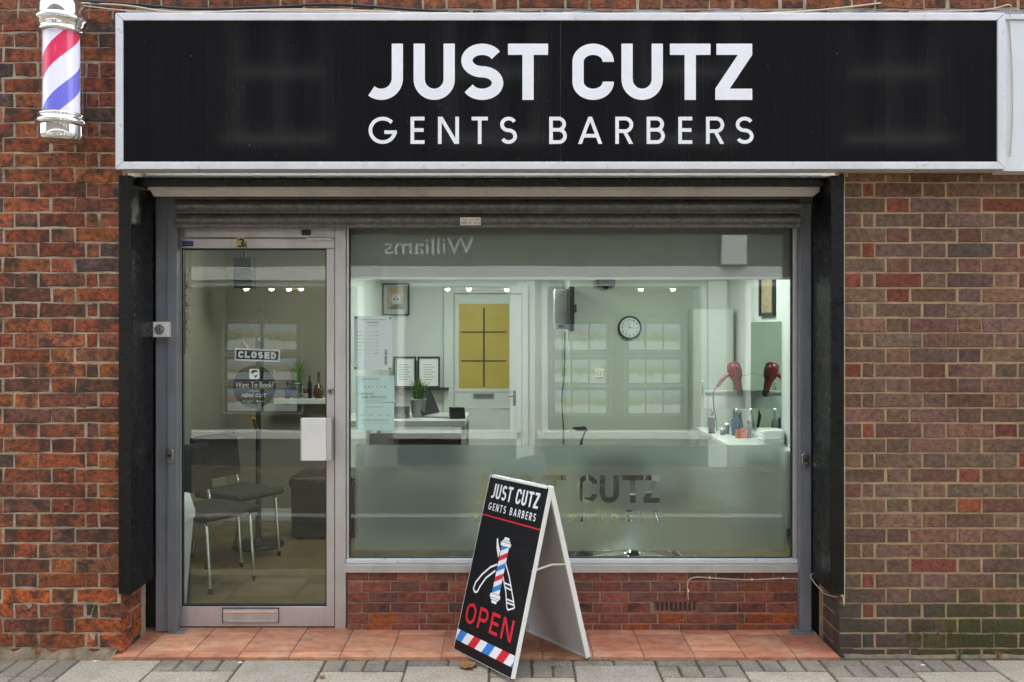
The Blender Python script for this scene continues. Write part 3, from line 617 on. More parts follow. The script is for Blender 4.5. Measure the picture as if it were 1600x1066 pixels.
# flashing and cables over the sign
mb = MB(); vs = []; n = 90
for i in range(n + 1):
    x = sx0 + (2.7 - sx0) * i / n; w_ = 0.004 * sin(i * 0.9) + rnd.uniform(-0.003, 0.003)
    vs += [(x, -0.004, sz1 + 0.05 + w_), (x, -0.012, sz1 + 0.048 + w_), (x, -0.03, sz1 + 0.010 + w_ * 0.5), (x, ys + 0.04, sz1 + 0.004)]
mb.add(vs, [(4 * i + q, 4 * i + q + 1, 4 * i + q + 5, 4 * i + q + 4) for i in range(n) for q in range(3)], True)
tag(mb.obj('lead_flashing', 'lead'), 'crumpled grey lead flashing along the top of the black sign', 'flashing')
def cable(name, label, pts, r, mat, sub=6):
    P = [Vector(p) for p in pts]; out = []
    for i in range(len(P) - 1):
        p0, p1, p2, p3 = P[max(i - 1, 0)], P[i], P[i + 1], P[min(i + 2, len(P) - 1)]
        for k in range(sub):
            t = k / sub; out.append(0.5 * ((2 * p1) + (p2 - p0) * t + (2 * p0 - 5 * p1 + 4 * p2 - p3) * t * t + (3 * p1 - p0 - 3 * p2 + p3) * t ** 3))
    out.append(P[-1]); o = MB().tube(out, r, 6).obj(name, mat)
    return tag(o, label, 'cable') if label else o
def wz(px, py, y): x, z = W(px, py, y); return (x, y, z)
yc = ys + 0.02
cable('cable', 'cream cable running from the barber pole along the sign top', [wz(112, 4, -0.10), wz(150, 6, -0.02), wz(200, 9, yc), wz(260, 18, yc), wz(330, 19, yc), wz(450, 15, yc), wz(590, 18, yc), wz(640, 21, yc - 0.008)], 0.0045, 'cream_cable')
cable('cable', 'thin cream cable drooping just below the first one at the pole', [wz(122, 8, -0.06), wz(180, 15, yc), wz(270, 21, yc), wz(400, 17, yc - 0.01), wz(600, 20, yc), wz(700, 20, yc)], 0.003, 'cream_cable')
cable('cable', 'black cable bowing above the lead flashing', [wz(120, 1, -0.02), wz(200, 6, -0.035), wz(300, 14, -0.04), wz(430, 11, -0.04), wz(520, 7, -0.04), wz(640, 15, -0.045), wz(700, 18, -0.05)], 0.007, 'black_cable')
cable('cable', 'cream cable rising from the sign top to a hole in the brickwork', [wz(880, 21, yc), wz(1000, 24, yc), wz(1180, 22, yc), wz(1290, 15, -0.06), wz(1385, 4, 0.01)], 0.0045, 'cream_cable')
cable('cable', 'white cable hanging down the face of the plain white sign', [wz(1420, 19, yc), wz(1540, 15, yc), wz(1578, 8, ys), wz(1577, 30, ys + 0.024), wz(1581, 100, ys + 0.024), wz(1582, 180, ys + 0.024), wz(1578, 245, ys + 0.024)], 0.003, 'cream_cable')

# ------------------------------------------------------------------ barber pole
yp = -0.155
px_, pz0 = W(96, 216, yp); pz0 -= 0.024
s = (D + yp) / F
pole = thing('barber_pole', 'chrome capped barber pole with red white and blue spiral', 'barber pole', (px_, yp, pz0))
zr = lambda py: (216 - py) * s
MB().lathe([(0.0001, 0), (0.05, 0.0), (0.088, 0.004), (0.098, 0.014), (0.101, 0.03), (0.101, zr(190))], 40).obj('bottom_cap', 'chrome', pole)
MB().lathe([(0.101, zr(191)), (0.112, zr(189)), (0.117, zr(185)), (0.112, zr(181)), (0.102, zr(179)), (0.102, zr(176)), (0.107, zr(174)), (0.102, zr(172)), (0.085, zr(172))], 40).obj('collar', 'chrome', pole)
MB().lathe([(0.080, zr(174)), (0.080, zr(44))], 40).obj('striped_drum', 'pole_stripes', pole)
MB().lathe([(0.0965, zr(175)), (0.0965, zr(42))], 48).obj('glass_sleeve', 'clear_glass', pole)
MB().lathe([(0.085, zr(47)), (0.102, zr(46)), (0.106, zr(43)), (0.101, zr(40)), (0.101, zr(37)), (0.107, zr(35)), (0.107, zr(32)), (0.114, zr(30)), (0.121, zr(26)), (0.114, zr(21)), (0.105, zr(19))], 40).obj('collar', 'chrome', pole)
MB().lathe([(0.105, zr(20)), (0.105, zr(6)), (0.101, zr(0)), (0.090, zr(-5)), (0.05, zr(-8)), (0.0001, zr(-9))], 40).obj('top_cap', 'chrome', pole)
for pz in (182, 27): box('wall_bracket', 'chrome_dark', pole, -0.03, 0.03, 0.09, 0.157, zr(pz + 4), zr(pz - 4))

# ------------------------------------------------------------------ black surround, shutter
yb = 0.25
surr = thing('shopfront_surround', 'glossy black boarded surround lining the shopfront opening', 'surround')
for (xo, xi, cn, sg) in ((-1.958, -1.893, CL, 1), (1.652, 1.587, CR, -1)):
    zb = 0.314; a, b = min(xo, xi), max(xo, xi)
    MB().box(a, b, -0.016, -0.004, zb, 2.398).obj('front_board', 'black_paint', surr, 0.003)
    a, b = (cn + 0.004, xi) if sg > 0 else (xi, cn - 0.004)
    MB().box(a, b, -0.004, yb, zb + 0.001, 2.398).obj('reveal_board', 'black_paint', surr, 0.003)
box('head_board', 'black_paint', surr, -1.892, 1.586, 0.06, 0.12, W(0, 291, 0.06)[1], 2.398)
box('head_batten', 'black_paint', surr, -1.892, 1.586, 0.03, 0.06, W(0, 279, 0.04)[1], 2.398)
box('soffit', 'far_dark', surr, -1.892, 1.586, 0.12, 0.60, 2.392, 2.42, 0)

shut = thing('roller_shutter', 'grey galvanised roller shutter rolled up between painted guide rails', 'shutter')
hx0, hz1 = W(231, 291, 0.10); hx1, hz0 = W(1281, 307, 0.10)
MB().prism([(hx0, hz1), (hx0 + 0.03, hz0), (hx1 - 0.035, hz0), (hx1, hz0 + 0.025), (hx1, hz1)], 0.10, 0.115).obj('hood_strip', 'hood_paint', shut, 0.002)
box('hood_lip', 'hood_paint', shut, hx0 + 0.002, hx1 - 0.002, 0.092, 0.1005, hz1 - 0.018, hz1, 0.002)
ysh = 0.20; lx0 = W(276, 0, ysh)[0]; lx1 = W(1250, 0, ysh)[0]
def slat(pa, pb, bulge):
    za, zb2 = W(0, pa, ysh)[1], W(0, pb, ysh)[1]; n = 9
    pr = [(ysh - bulge * sin(pi * i / n) + 0.006, za + (zb2 - za) * i / n) for i in range(n + 1)]
    pr += [(y + 0.003, z) for y, z in pr[::-1]]
    MB().prismx(pr, lx0, lx1, True).obj('slat', 'galvanised', shut)
    MB().tube([(lx0, ysh + 0.003, zb2 + 0.003), (lx1, ysh + 0.003, zb2 + 0.003)], 0.006, 8).obj('slat_hook', 'galvanised', shut)
slat(296, 311, 0.012); slat(312, 333, 0.03); slat(335, 352, 0.018)
zb_ = W(0, 356, ysh)[1]
box('light_leak_panel', 'galvanised', shut, lx0 - 0.03, lx1 + 0.03, ysh + 0.032, ysh + 0.05, zb_ + 0.002, 2.391, 0)  # unseen panel added to stop interior lamp light leaking past the slats
box('bottom_rail', 'galvanised', shut, lx0, lx1, ysh - 0.006, ysh + 0.03, zb_, zb_ + 0.014)
stx0, stz1 = W(719, 340, ysh - 0.016); stx1, stz0 = W(751, 352, ysh - 0.016)
st_ = box('sticker', 'white_plastic', shut, stx0, stx1, ysh - 0.0185, ysh - 0.0165, stz0, stz1, 0)
mb = MB(); hs_ = (stz1 - stz0); text(mb, 'CALL A DOOR', stx0 + 0.004, stx1 - 0.004, stz0 + hs_ * 0.55, stz1 - hs_ * 0.1, fr_y(ysh - 0.0192)); mb.obj('print', 'red_vinyl', st_)
mb = MB(); text(mb, '0800 471 4924', stx0 + 0.004, stx1 - 0.004, stz0 + hs_ * 0.1, stz0 + hs_ * 0.45, fr_y(ysh - 0.0192)); mb.obj('print', 'ink', st_)
YP = 0.30
for (a, b, top) in ((243, 276, 302), (1250, 1268, 318)):
    x0, zt = W(a, top, YP); x1, _ = W(b, 0, YP)
    gd = box('guide_rail', 'grey_paint', shut, x0, x1, YP, YP + 0.045, 0.018, zt, 0.003)
    if x1 < 0:
        xm = W(262, 0, YP)[0]
        box('guide_lip', 'grey_paint', gd, xm, x1 + 0.004, YP - 0.008, YP + 0.001, 0.018, zt - 0.02, 0.002)
        box('foot_plate', 'grey_paint', gd, x0 + 0.07, x1 + 0.045, YP - 0.02, YP + 0.05, 0.011, 0.018, 0.002)
    else: box('foot_plate', 'grey_paint', gd, x0 - 0.05, x1 + 0.004, YP - 0.03, YP + 0.05, 0.011, 0.0185, 0.002)
    lx, lz = (W(266, 712, YP - 0.012) if x1 < 0 else W(1258, 719, YP - 0.004)); yl = YP - (0.012 if x1 < 0 else 0.004)
    pl = [(lx + 0.019 * cos(t * pi / 12), lz + (0.021 if sin(t * pi / 12) >= 0 else -0.021) + 0.019 * sin(t * pi / 12)) for t in range(24)]
    lk = MB().prism(pl, yl - 0.008, yl + 0.006).obj('pin_lock', 'chrome_dark', gd, 0.003)
    MB().disc_y(lx, lz, 0.011, yl - 0.0105, yl - 0.007, 16).obj('keyhole', 'far_dark', lk)
kx0, kz1 = W(237, 503, YP - 0.045); kx1, kz0 = W(263, 527, YP - 0.045)
ks = thing('key_switch', 'small white box with round key switch on the grey guide rail', 'switch', ((kx0 + kx1) / 2, YP, kz0))
kw, kh = (kx1 - kx0) / 2, kz1 - kz0
box('casing', 'white_plastic', ks, -kw, kw, -0.045, -0.0005, 0, kh, 0.004)
MB().disc_y(-0.002, kh / 2, 0.026, -0.049, -0.044).obj('key_ring', 'chrome_dark', ks, 0.002); MB().disc_y(-0.002, kh / 2, 0.017, -0.0515, -0.048).obj('key_barrel', 'steel_brushed', ks, 0.002)
box('key_slot', 'far_dark', ks, -0.004, 0.0, -0.0525, -0.0514, kh / 2 - 0.010, kh / 2 + 0.010, 0)

# ------------------------------------------------------------------ shop door
YD = 0.375                      # front face of the aluminium
def X(p, y=YD): return W(p, 0, y)[0]
def Z(p, y=YD): return W(0, p, y)[1]
door = thing('shop_door', 'aluminium framed glass shop door with letterbox and white handle plate', 'door', (X(275), YD, 0.012))
dx, dz = X(275), 0.012
def dbox(name, mat, a, b, top, bot, y0, y1, parent=door, bevel=0.002):
    return box(name, mat, parent, X(a) - dx, X(b) - dx, y0, y1, Z(bot) - dz, Z(top) - dz, bevel)
dbox('frame_head', 'aluminium', 262, 523.5, 345, 371, -0.004, 0.05)
dbox('frame_jamb', 'aluminium', 524, 541, 330, 982, -0.010, 0.055)
dbox('frame_jamb', 'aluminium', 262, 275, 371.5, 981, 0.012, 0.05)
dbox('top_rail', 'aluminium', 276, 522.5, 373, 388, 0.0, 0.04)
dbox('bottom_rail', 'aluminium', 276, 522.5, 948, 979, 0.0, 0.04)
dbox('stile', 'aluminium', 276, 283, 388.3, 947.7, 0.002, 0.04); dbox('stile', 'aluminium', 510, 522.5, 388.3, 947.7, 0.002, 0.04)
bd = MB()
for (a, b, t, bt) in ((283, 510, 388, 390.5), (283, 510, 945.5, 948), (283, 285, 388, 948), (508, 510, 388, 948)): bd.box(X(a) - dx, X(b) - dx, 0.008, 0.03, Z(bt) - dz, Z(t) - dz)
bd.obj('glazing_bead', 'charcoal_panel', door)
dbox('glass_pane', 'door_glass', 282, 511, 387, 949, 0.017, 0.023, bevel=0)
lb = dbox('letterbox', 'aluminium', 349, 435, 951, 973, -0.006, 0.001, bevel=0.001)
lbm = MB()
for (a, b, t, bt) in ((347.5, 436, 949.5, 952.5), (347.5, 436, 972, 973.5), (347.5, 349.2, 950, 973), (434.5, 436, 950, 973)): lbm.box(X(a) - dx, X(b) - dx, -0.0045, 0.0012, Z(bt) - dz, Z(t) - dz)
lbm.obj('surround_shadow_gap', 'charcoal_panel', lb)
dbox('flap_ridge', 'chrome', 350, 434, 954, 957, -0.009, -0.0055, lb, 0.001); dbox('flap_ridge', 'chrome', 350, 434, 969, 971, -0.009, -0.0055, lb, 0.001)
hp = dbox('handle_plate', 'white_plastic', 476, 514, 651, 717, -0.075, -0.062, bevel=0.004)
dbox('handle_side', 'aluminium', 514, 522, 651.5, 717, -0.0745, -0.01, hp, 0.003); dbox('handle_side', 'aluminium', 474.5, 476.5, 651.5, 717, -0.075, -0.06, hp, 0.002)
dbox('handle_mount', 'aluminium', 512, 521, 660, 708, -0.062, 0.003, hp, 0.002)
lx, lz = X(517) - dx, Z(612) - dz
lc = MB().disc_y(lx, lz, 0.021, -0.006, 0.003).obj('lock_cylinder', 'chrome_dark', door, 0.002); MB().disc_y(lx, lz, 0.011, -0.009, -0.005, 16).obj('lock_barrel', 'chrome', lc); box('key_slot', 'far_dark', lc, lx - 0.0012, lx + 0.0012, -0.0095, -0.0088, lz - 0.006, lz + 0.006, 0)
dbox('closer', 'aluminium', 478, 519, 371.5, 377, -0.014, -0.0042, bevel=0.002); dbox('closer_knob', 'black_plastic', 472, 486, 360, 368, -0.016, -0.0042, bevel=0.004)
npz0, npz1 = Z(388) - dz, Z(371) - dz
npp = MB().prism([(X(368) - dx, npz0), (X(387) - dx, npz0), (X(386) - dx, Z(378) - dz), (X(381) - dx, Z(376) - dz), (X(382) - dx, npz1), (X(370) - dx, npz1)], -0.0025, 0.0005).obj('number_sticker', 'number_plate', door)
letters([('3', X(370.5) - dx, X(380) - dx)], Z(386.5) - dz, Z(373) - Z(386.5), 0.19, lambda u, v, d: (u + 0.15 * (v - npz0), -0.0035 - d, v), 'numeral', 'ink', npp); letters([('A', X(379.5) - dx, X(386.5) - dx)], Z(387) - dz, Z(379.5) - Z(387), 0.18, lambda u, v, d: (u, -0.0036 - d, v), 'numeral', 'ink', npp)
bs_ = dbox('sticker', 'blue_sticker', 285, 302, 377, 385, -0.0016, 0.0005, bevel=0)
mb = MB(); text(mb, 'GLAZED', X(286.5) - dx, X(300.5) - dx, Z(383.3) - dz, Z(379) - dz, lambda u, v, d: (u, -0.0022, v)); mb.obj('print', 'ink_grey', bs_)

# ------------------------------------------------------------------ shop window
YW = 0.36
def XW(p): return W(p, 0, YW)[0]
def ZW(p): return W(0, p, YW)[1]
win = thing('shop_window', 'large plate glass shop window in an aluminium frame', 'window', (XW(541.5), YW, ZW(893)))
ax, az = XW(541.5), ZW(893)
def wbox(name, mat, a, b, top, bot, y0, y1, parent=win, bevel=0.002): return box(name, mat, parent, XW(a) - ax, XW(b) - ax, y0, y1, ZW(bot) - az, ZW(top) - az, bevel)
wbox('sill', 'aluminium', 538, 1250, 880.3, 893, -0.030, 0.06, bevel=0.003)
wbox('bottom_rail', 'white_frame', 541.5, 1247, 873, 880, -0.012, 0.05)
wbox('stile', 'aluminium', 541.7, 545, 330, 872.7, -0.002, 0.05); wbox('stile', 'aluminium', 1239, 1247, 330, 872.7, -0.006, 0.05)
wbox('top_rail', 'aluminium', 545.3, 1238.7, 330, 345, 0.0, 0.05)
wbox('gasket', 'charcoal_panel', 545.2, 546.6, 345, 872, 0.012, 0.03, bevel=0); wbox('gasket', 'charcoal_panel', 1237, 1238.8, 345, 872, 0.012, 0.03, bevel=0); wbox('gasket', 'charcoal_panel', 546.8, 1236.8, 871.4, 872.8, 0.012, 0.03, bevel=0)
wbox('glass_pane', 'window_glass', 544, 1240, 340, 874, 0.020, 0.026, bevel=0)
# frosted film, lettering cut out of it
yf_ = YW + 0.0275
def fx(p): return W(p, 0, yf_)[0]
def fz(p): return W(0, p, yf_)[1]
FX0, FX1, FZ1, FZ0 = fx(553), fx(1234), fz(694), fz(862)
film_mat(FX0, FX1, FZ0, FZ1)
quads = []
def cut(spec, bot, top, t):
    z0, h = fz(bot), fz(top) - fz(bot)
    for ch, a, b in spec:
        u0 = fx(a)
        for stq in glyph(ch, (fx(b) - u0) / h, t):
            for qd in stq: quads.append([(u0 + x * h, z0 + z * h) for x, z in qd])
fc = lambda c: 820 + c / 3.0455
cut([('J', 742, 762), ('U', 772, 800), ('S', 806, 836), ('T', 846, 884)] + [(c, fc(a), fc(b)) for c, a, b in (('C', 250, 345), ('U', 357, 448), ('T', 462, 566), ('Z', 565, 642))], 786, 742.5, 0.19)
cut([(c, 742 + i * 23.5, 756 + i * 23.5) for i, c in enumerate('GENTS')] + [(c, fc(a), fc(b)) for c, a, b in (('B', 205, 232), ('A', 264, 306), ('R', 342, 378), ('B', 412, 446), ('E', 480, 508), ('R', 541, 570), ('S', 610, 640))], 815.5, 797.5, 0.19)
def inside(x, z, q):
    sg = 0
    for i in range(4):
        a, b = q[i], q[(i + 1) % 4]; c = (b[0] - a[0]) * (z - a[1]) - (b[1] - a[1]) * (x - a[0])
        if c * c < 1e-16: continue
        if sg == 0: sg = 1 if c > 0 else -1
        elif (c > 0) != (sg > 0): return False
    return True
fm = MB(); tz1, tz0 = fz(741), fz(817); cell = 0.003
def fbox(a, b, c, d): fm.box(a - ax, b - ax, yf_ - YW, yf_ - YW + 0.0006, c - az, d - az)
def row(z, h):
    near = [q for q in quads if min(p[1] for p in q) <= z <= max(p[1] for p in q)]
    n = int((FX1 - FX0) / cell); run = FX0
    hit = set()
    for q in near:
        i0 = int((min(p[0] for p in q) - FX0) / cell) - 1; i1 = int((max(p[0] for p in q) - FX0) / cell) + 1
        for i in range(i0, i1 + 1):
            if inside(FX0 + (i + 0.5) * cell, z, q): hit.add(i)
    i = 0; start = None
    segs = []; prev = -1
    for i in sorted(hit):
        if i - 1 != prev: segs.append((FX0 + (prev + 1) * cell, FX0 + i * cell))
        prev = i
    segs.append((FX0 + (prev + 1) * cell, FX1))
    for a, b in segs:
        if b - a > 1e-5: fbox(a, b, z - h / 2, z + h / 2)
nr = int((tz1 - tz0) / cell); hh_ = (tz1 - tz0) / nr
for i in range(nr): row(tz0 + (i + 0.5) * hh_, hh_)
fbox(FX0, FX1, tz1, FZ1); fbox(FX0, FX1, FZ0, tz0)
fo = fm.obj('frosted_film', 'frosted_film', win); fo['label'] = 'frosted film with the shop name cut out in clear letters'

# blind behind the top of the window
yl = 0.47
bl = thing('roller_blind', 'taupe roller blind pulled part way down inside the shop window', 'blind', (0.3, yl, 2.38))
bx0, bz = W(530, 437, yl); bx1, _ = W(1250, 0, yl)
box('fabric', 'blind_fabric', bl, bx0 - 0.3, bx1 - 0.3, 0, 0.003, bz + 0.01 - 2.38, 0.0, 0); MB().tube([(bx0 - 0.3, 0.001, bz + 0.008 - 2.38), (bx1 - 0.3, 0.001, bz + 0.008 - 2.38)], 0.008).obj('bottom_bar', 'white_plastic', bl)
MB().tube([(bx0 - 0.3, 0.01, 0.0), (bx1 - 0.3, 0.01, 0.0)], 0.025, 12).obj('roller', 'white_plastic', bl)

# papers stuck inside the glass
yg = YW + 0.0275
def sheet(name, label, a, b, top, bot, mat):
    x0, z1 = W(a, top, yg); x1, z0 = W(b, bot, yg)
    o = thing(name, label, 'notice', (x0, yg, z0)); w, h = x1 - x0, z1 - z0
    box('sheet', mat, o, 0, w, 0.0, 0.0008, 0, h, 0)
    return o, w, h, (lambda u, v, d: (u, -0.0004 - d, v))
o, w, h, fr = sheet('price_list', 'white paper price list with opening hours taped inside the window', 553, 613, 494, 578, 'paper')
for bd_, u_, u2_, v_, v2_ in (('JUST CUTZ GENTS', 0.2, 0.82, 0.915, 0.945), ('BARBERS', 0.36, 0.66, 0.868, 0.897), ('Opening Hours', 0.38, 0.64, 0.81, 0.835)): mb = MB(); text(mb, bd_, u_ * w, u2_ * w, v_ * h, v2_ * h, fr); mb.obj('heading', 'ink', o)
for i, dn in enumerate(['Monday', 'Tuesday', 'Wednesday', 'Thursday', 'Friday', 'Saturday', 'Sunday']):
    v = (0.70 - i * 0.067) * h; mb = MB(); text(mb, dn, 0.07 * w, (0.07 + 0.024 * len(dn)) * w, v, v + 0.02 * h, fr)
    MB().add([fr(0.28 * w + q, v + r_, 0) for q, r_ in ((0, 0), (0.045, 0), (0.045, 0.0007), (0, 0.0007))], [(0, 1, 2, 3)]).obj('leader_line', 'ink_grey', o)
    mb.obj('day_name', 'ink', o); mb = MB(); text(mb, '9 - 6pm' if i < 6 else 'Closed', 0.52 * w, 0.64 * w, v, v + 0.018 * h, fr); mb.obj('hours_line', 'ink', o)
mb = MB(); cxp = 0.83 * w
for k in range(9):
    zc = (0.10 + k * 0.033) * h; ww_ = (0.028 + 0.03 * abs(sin(k * 1.9))) * w
    mb.add([fr(cxp + p * ww_, zc + q * h, 0) for p, q in ((-1, -0.008), (0.3, -0.014), (1, 0.006), (-0.2, 0.014))], [(0, 1, 2, 3)])
mb.obj('barber_emblem', 'ink', o)
for u, v in ((0.05, 0.97), (0.95, 0.96), (0.04, 0.03), (0.94, 0.02)): MB().add([fr(u * w + p, v * h + q, 0.0002) for p, q in ((-0.007, -0.005), (0.007, -0.005), (0.007, 0.006), (-0.007, 0.006))], [(0, 1, 2, 3)]).obj('tape', 'ink_grey', o)
o, w, h, fr = sheet('piercing_notice', 'mint card reading certified ear piercing stuck inside the window', 556, 616, 587, 628, 'paper_mint')
mb = MB(); text(mb, 'CERTIFIED', 0.06 * w, 0.47 * w, 0.26 * h, 0.34 * h, fr); text(mb, 'EAR PIERCING', 0.15 * w, 0.80 * w, 0.13 * h, 0.225 * h, fr); text(mb, 'hygienic and quick', 0.27 * w, 0.7 * w, 0.045 * h, 0.085 * h, fr); mb.obj('print', 'ink', o)
mb = MB(); text(mb, 'MYRTICI', 0.16 * w, 0.62 * w, 0.82 * h, 0.9 * h, fr); mb.obj('heading', 'ink_grey', o)
for k, m_ in enumerate(('ink_grey', 'red_vinyl', 'ink_teal', 'yellow_print', 'ink_grey', 'ink')):
    c_ = (0.24 + 0.105 * k) * w; MB().add([fr(c_ + 0.0035 * cos(q * pi / 4), 0.57 * h + 0.0045 * sin(q * pi / 4), 0) for q in range(8)], [tuple(range(8))]).obj('stud_print', m_, o)
o, w, h, fr = sheet('piercing_notice', 'mint card reading certified nose piercing stuck inside the window', 556, 616, 630, 673, 'paper_mint')
mb = MB(); text(mb, 'CERTIFIED NOSE PIERCING', 0.13 * w, 0.87 * w, 0.34 * h, 0.41 * h, fr); mb.obj('print', 'ink_grey', o); mb = MB(); text(mb, 'hygienic  and  gentle  with  studs', 0.13 * w, 0.87 * w, 0.25 * h, 0.29 * h, fr); mb.obj('small_print', 'ink_grey', o)
mb = MB(); text(mb, 'myrtici', 0.27 * w, 0.72 * w, 0.80 * h, 0.9 * h, fr); mb.obj('heading', 'ink_teal', o)
for k in range(4): MB().add([fr((0.12 + 0.22 * k) * w + p, 0.54 * h + r_, 0) for p, r_ in ((0, 0), (0.012, 0.002), (0.026, 0.003), (0.026, 0.006), (0.012, 0.005), (0, 0.003))], [tuple(range(6))]).obj('jewel_print', 'yellow_print', o)

# closed sign and round sticker on the door
yg = YD + 0.0245
hx, hz = W(402, 484, yg); cxs, czs = W(402, 555, yg + 0.006)
cs = thing('closed_sign', 'small black and white CLOSED sign hanging on a string in the door', 'sign', (cxs, yg + 0.006, czs)); cs.rotation_euler = (0, radians(2.2), 0)
w2, h2 = 0.1235, 0.034
box('board', 'white_plastic', cs, -w2, w2, 0, 0.004, -h2, h2, 0.001); box('panel', 'navy', cs, -w2 + 0.009, w2 - 0.009, -0.001, 0.0005, -h2 + 0.009, h2 - 0.009, 0)
lw = 0.0355
letters([(c, -0.103 + i * lw, -0.103 + i * lw + 0.029) for i, c in enumerate('CLOSED')], -0.0175, 0.036, 0.29, lambda u, v, d: (u, -0.0016 - d, v), 'letter', 'white_vinyl', cs)
MB().tube([(-w2 + 0.008, 0.002, h2 - 0.004), (hx - cxs + 0.006, 0.002, hz - czs - 0.016), (hx - cxs + 0.0065, 0.002, hz - czs - 0.008), (hx - cxs + 0.008, 0.002, hz - czs - 0.016), (w2 - 0.006, 0.002, h2 - 0.004)], 0.0013, 5).obj('string', 'cream_cable', cs)
MB().disc_y(hx - cxs + 0.003, hz - czs, 0.016, -0.005, 0.002).obj('suction_hook', 'clear_glass', cs)
rx, rz = W(397.5, 604.5, yg); RR = 0.1175
rs = thing('round_sticker', 'round navy booking sticker under the CLOSED sign', 'sticker', (rx, yg, rz))
MB().disc_y(0, 0, RR, 0, 0.001, 48).obj('disc', 'navy', rs)
fr = lambda u, v, d: (u, -0.0008 - d, v)
mb = MB(); text(mb, 'Want To Book?', -0.103, 0.105, -0.004, 0.026, fr); mb.obj('print', 'white_vinyl', rs)
mb = MB(); mb.add([fr(u, v, 0) for u, v in ((-0.103, -0.0095), (0.105, -0.0095), (0.105, -0.0065), (-0.103, -0.0065))], [(0, 1, 2, 3)]); mb.obj('underline', 'yellow_print', rs)
mb = MB(); text(mb, 'DOWNLOAD', -0.026, 0.024, -0.026, -0.019, fr); text(mb, 'NEAR', -0.069, -0.004, -0.056, -0.037, fr, 0.25); text(mb, 'CUT', 0.004, 0.063, -0.056, -0.037, fr, 0.25)
text(mb, 'Google Play', -0.045, -0.008, -0.083, -0.074, fr); text(mb, 'App Store', 0.025, 0.056, -0.083, -0.074, fr)
mb.add([fr(u, v, 0) for u, v in ((-0.06, -0.083), (-0.052, -0.078), (-0.06, -0.073))], [(0, 1, 2)]); mb.add([fr(0.016 + 0.004 * cos(q), -0.078 + 0.005 * sin(q), 0) for q in range(6)], [tuple(range(6))]); mb.obj('print', 'white_vinyl', rs)
rr = []
for (qx, qz, a0) in ((0.018, 0.018, 0), (-0.018, 0.018, 90), (-0.018, -0.018, 180), (0.018, -0.018, 270)): rr += [(qx + 0.01 * cos(radians(a0 + t * 30)), 0.07 + qz + 0.01 * sin(radians(a0 + t * 30))) for t in range(4)]
MB().add([fr(u, v, 0) for u, v in rr], [tuple(range(len(rr)))]).obj('emblem_tile', 'white_vinyl', rs)
face = [(-0.017, 0.074), (-0.016, 0.083), (-0.008, 0.091), (0.008, 0.092), (0.016, 0.088), (0.019, 0.080), (0.012, 0.081), (0.0, 0.079), (-0.006, 0.074), (-0.012, 0.068)]
beard = [(-0.004, 0.066), (0.002, 0.062), (0.008, 0.062), (0.013, 0.068), (0.016, 0.066), (0.014, 0.055), (0.008, 0.048), (0.0, 0.053)]
MB().add([fr(u, v, 0.0003) for u, v in face], [tuple(range(len(face)))]).add([fr(u, v, 0.0003) for u, v in beard], [tuple(range(len(beard)))]).obj('emblem', 'navy', rs)

# white cable along the low wall
yk = YR - 0.006
cb = cable('cable', 'white cable clipped along the low wall down into the air brick', [wz(1076, 945, YR + 0.01), wz(1075, 930, yk), wz(1074, 916, yk), wz(1077, 906, yk), wz(1088, 902, yk), wz(1108, 903, yk), wz(1140, 905, yk), wz(1175, 906, yk), wz(1222, 904, yk), wz(1251, 905, yk)], 0.0035, 'cream_cable')
for (a, b) in ((1109, 903), (1175, 905.5), (1224, 904), (1075.5, 923)): x, z = W(a, b, yk); box('clip', 'white_plastic', cb, x - 0.004, x + 0.004, yk - 0.005, YR + 0.002, z - 0.006, z + 0.006, 0.001)
x, z = W(1283, 893, 0.2)
jc = cable('cable', 'torn cable end dangling below the black panel near the moss', [(1.585, 0.24, 0.345), (1.570, 0.21, 0.350), (1.558, 0.20, 0.340), (1.566, 0.195, 0.325), (1.582, 0.17, 0.30), (1.60, 0.10, 0.28), (1.63, 0.02, 0.29), (1.645, -0.012, 0.31), (1.656, -0.012, 0.34), (1.6565, -0.010, 1.4), (1.6565, -0.010, 2.36), (1.67, -0.012, 2.39)], 0.0028, 'cream_cable')

# ------------------------------------------------------------------ sandwich board
BW, BH, BS = 0.492, 0.86, 0.243
ab = thing('sandwich_board', 'black and white A-frame pavement board reading OPEN', 'sandwich board', (0.046, 0.000, 0.016), radians(-54)); ab.rotation_euler = (radians(-0.5), radians(-1.0), radians(-54))
L = math.hypot(BH, BS - 0.012); ex = Vector((1, 0, 0)); ev = Vector((0, BS - 0.012, BH)).normalized(); en = Vector((0, -BH, BS - 0.012)).normalized()
def ff(u, v, d): return tuple(Vector((0, -BS, 0)) + ex * u + ev * v + en * d)
def fbox2(name, mat, u0, u1, v0, v1, d0, d1, f=ff, parent=ab, bevel=0.002):
    m = MB(); m.add([f(u, v, d) for v in (v0, v1) for d in (d1, d0) for u in (u0, u1)], [(0, 2, 3, 1), (4, 5, 7, 6), (0, 1, 5, 4), (2, 6, 7, 3), (0, 4, 6, 2), (1, 3, 7, 5)])
    return m.obj(name, mat, parent, bevel)
def fb(u, v, d): x, y, z = ff(u, v, d); return (-x, -y, z)
hwb = BW / 2
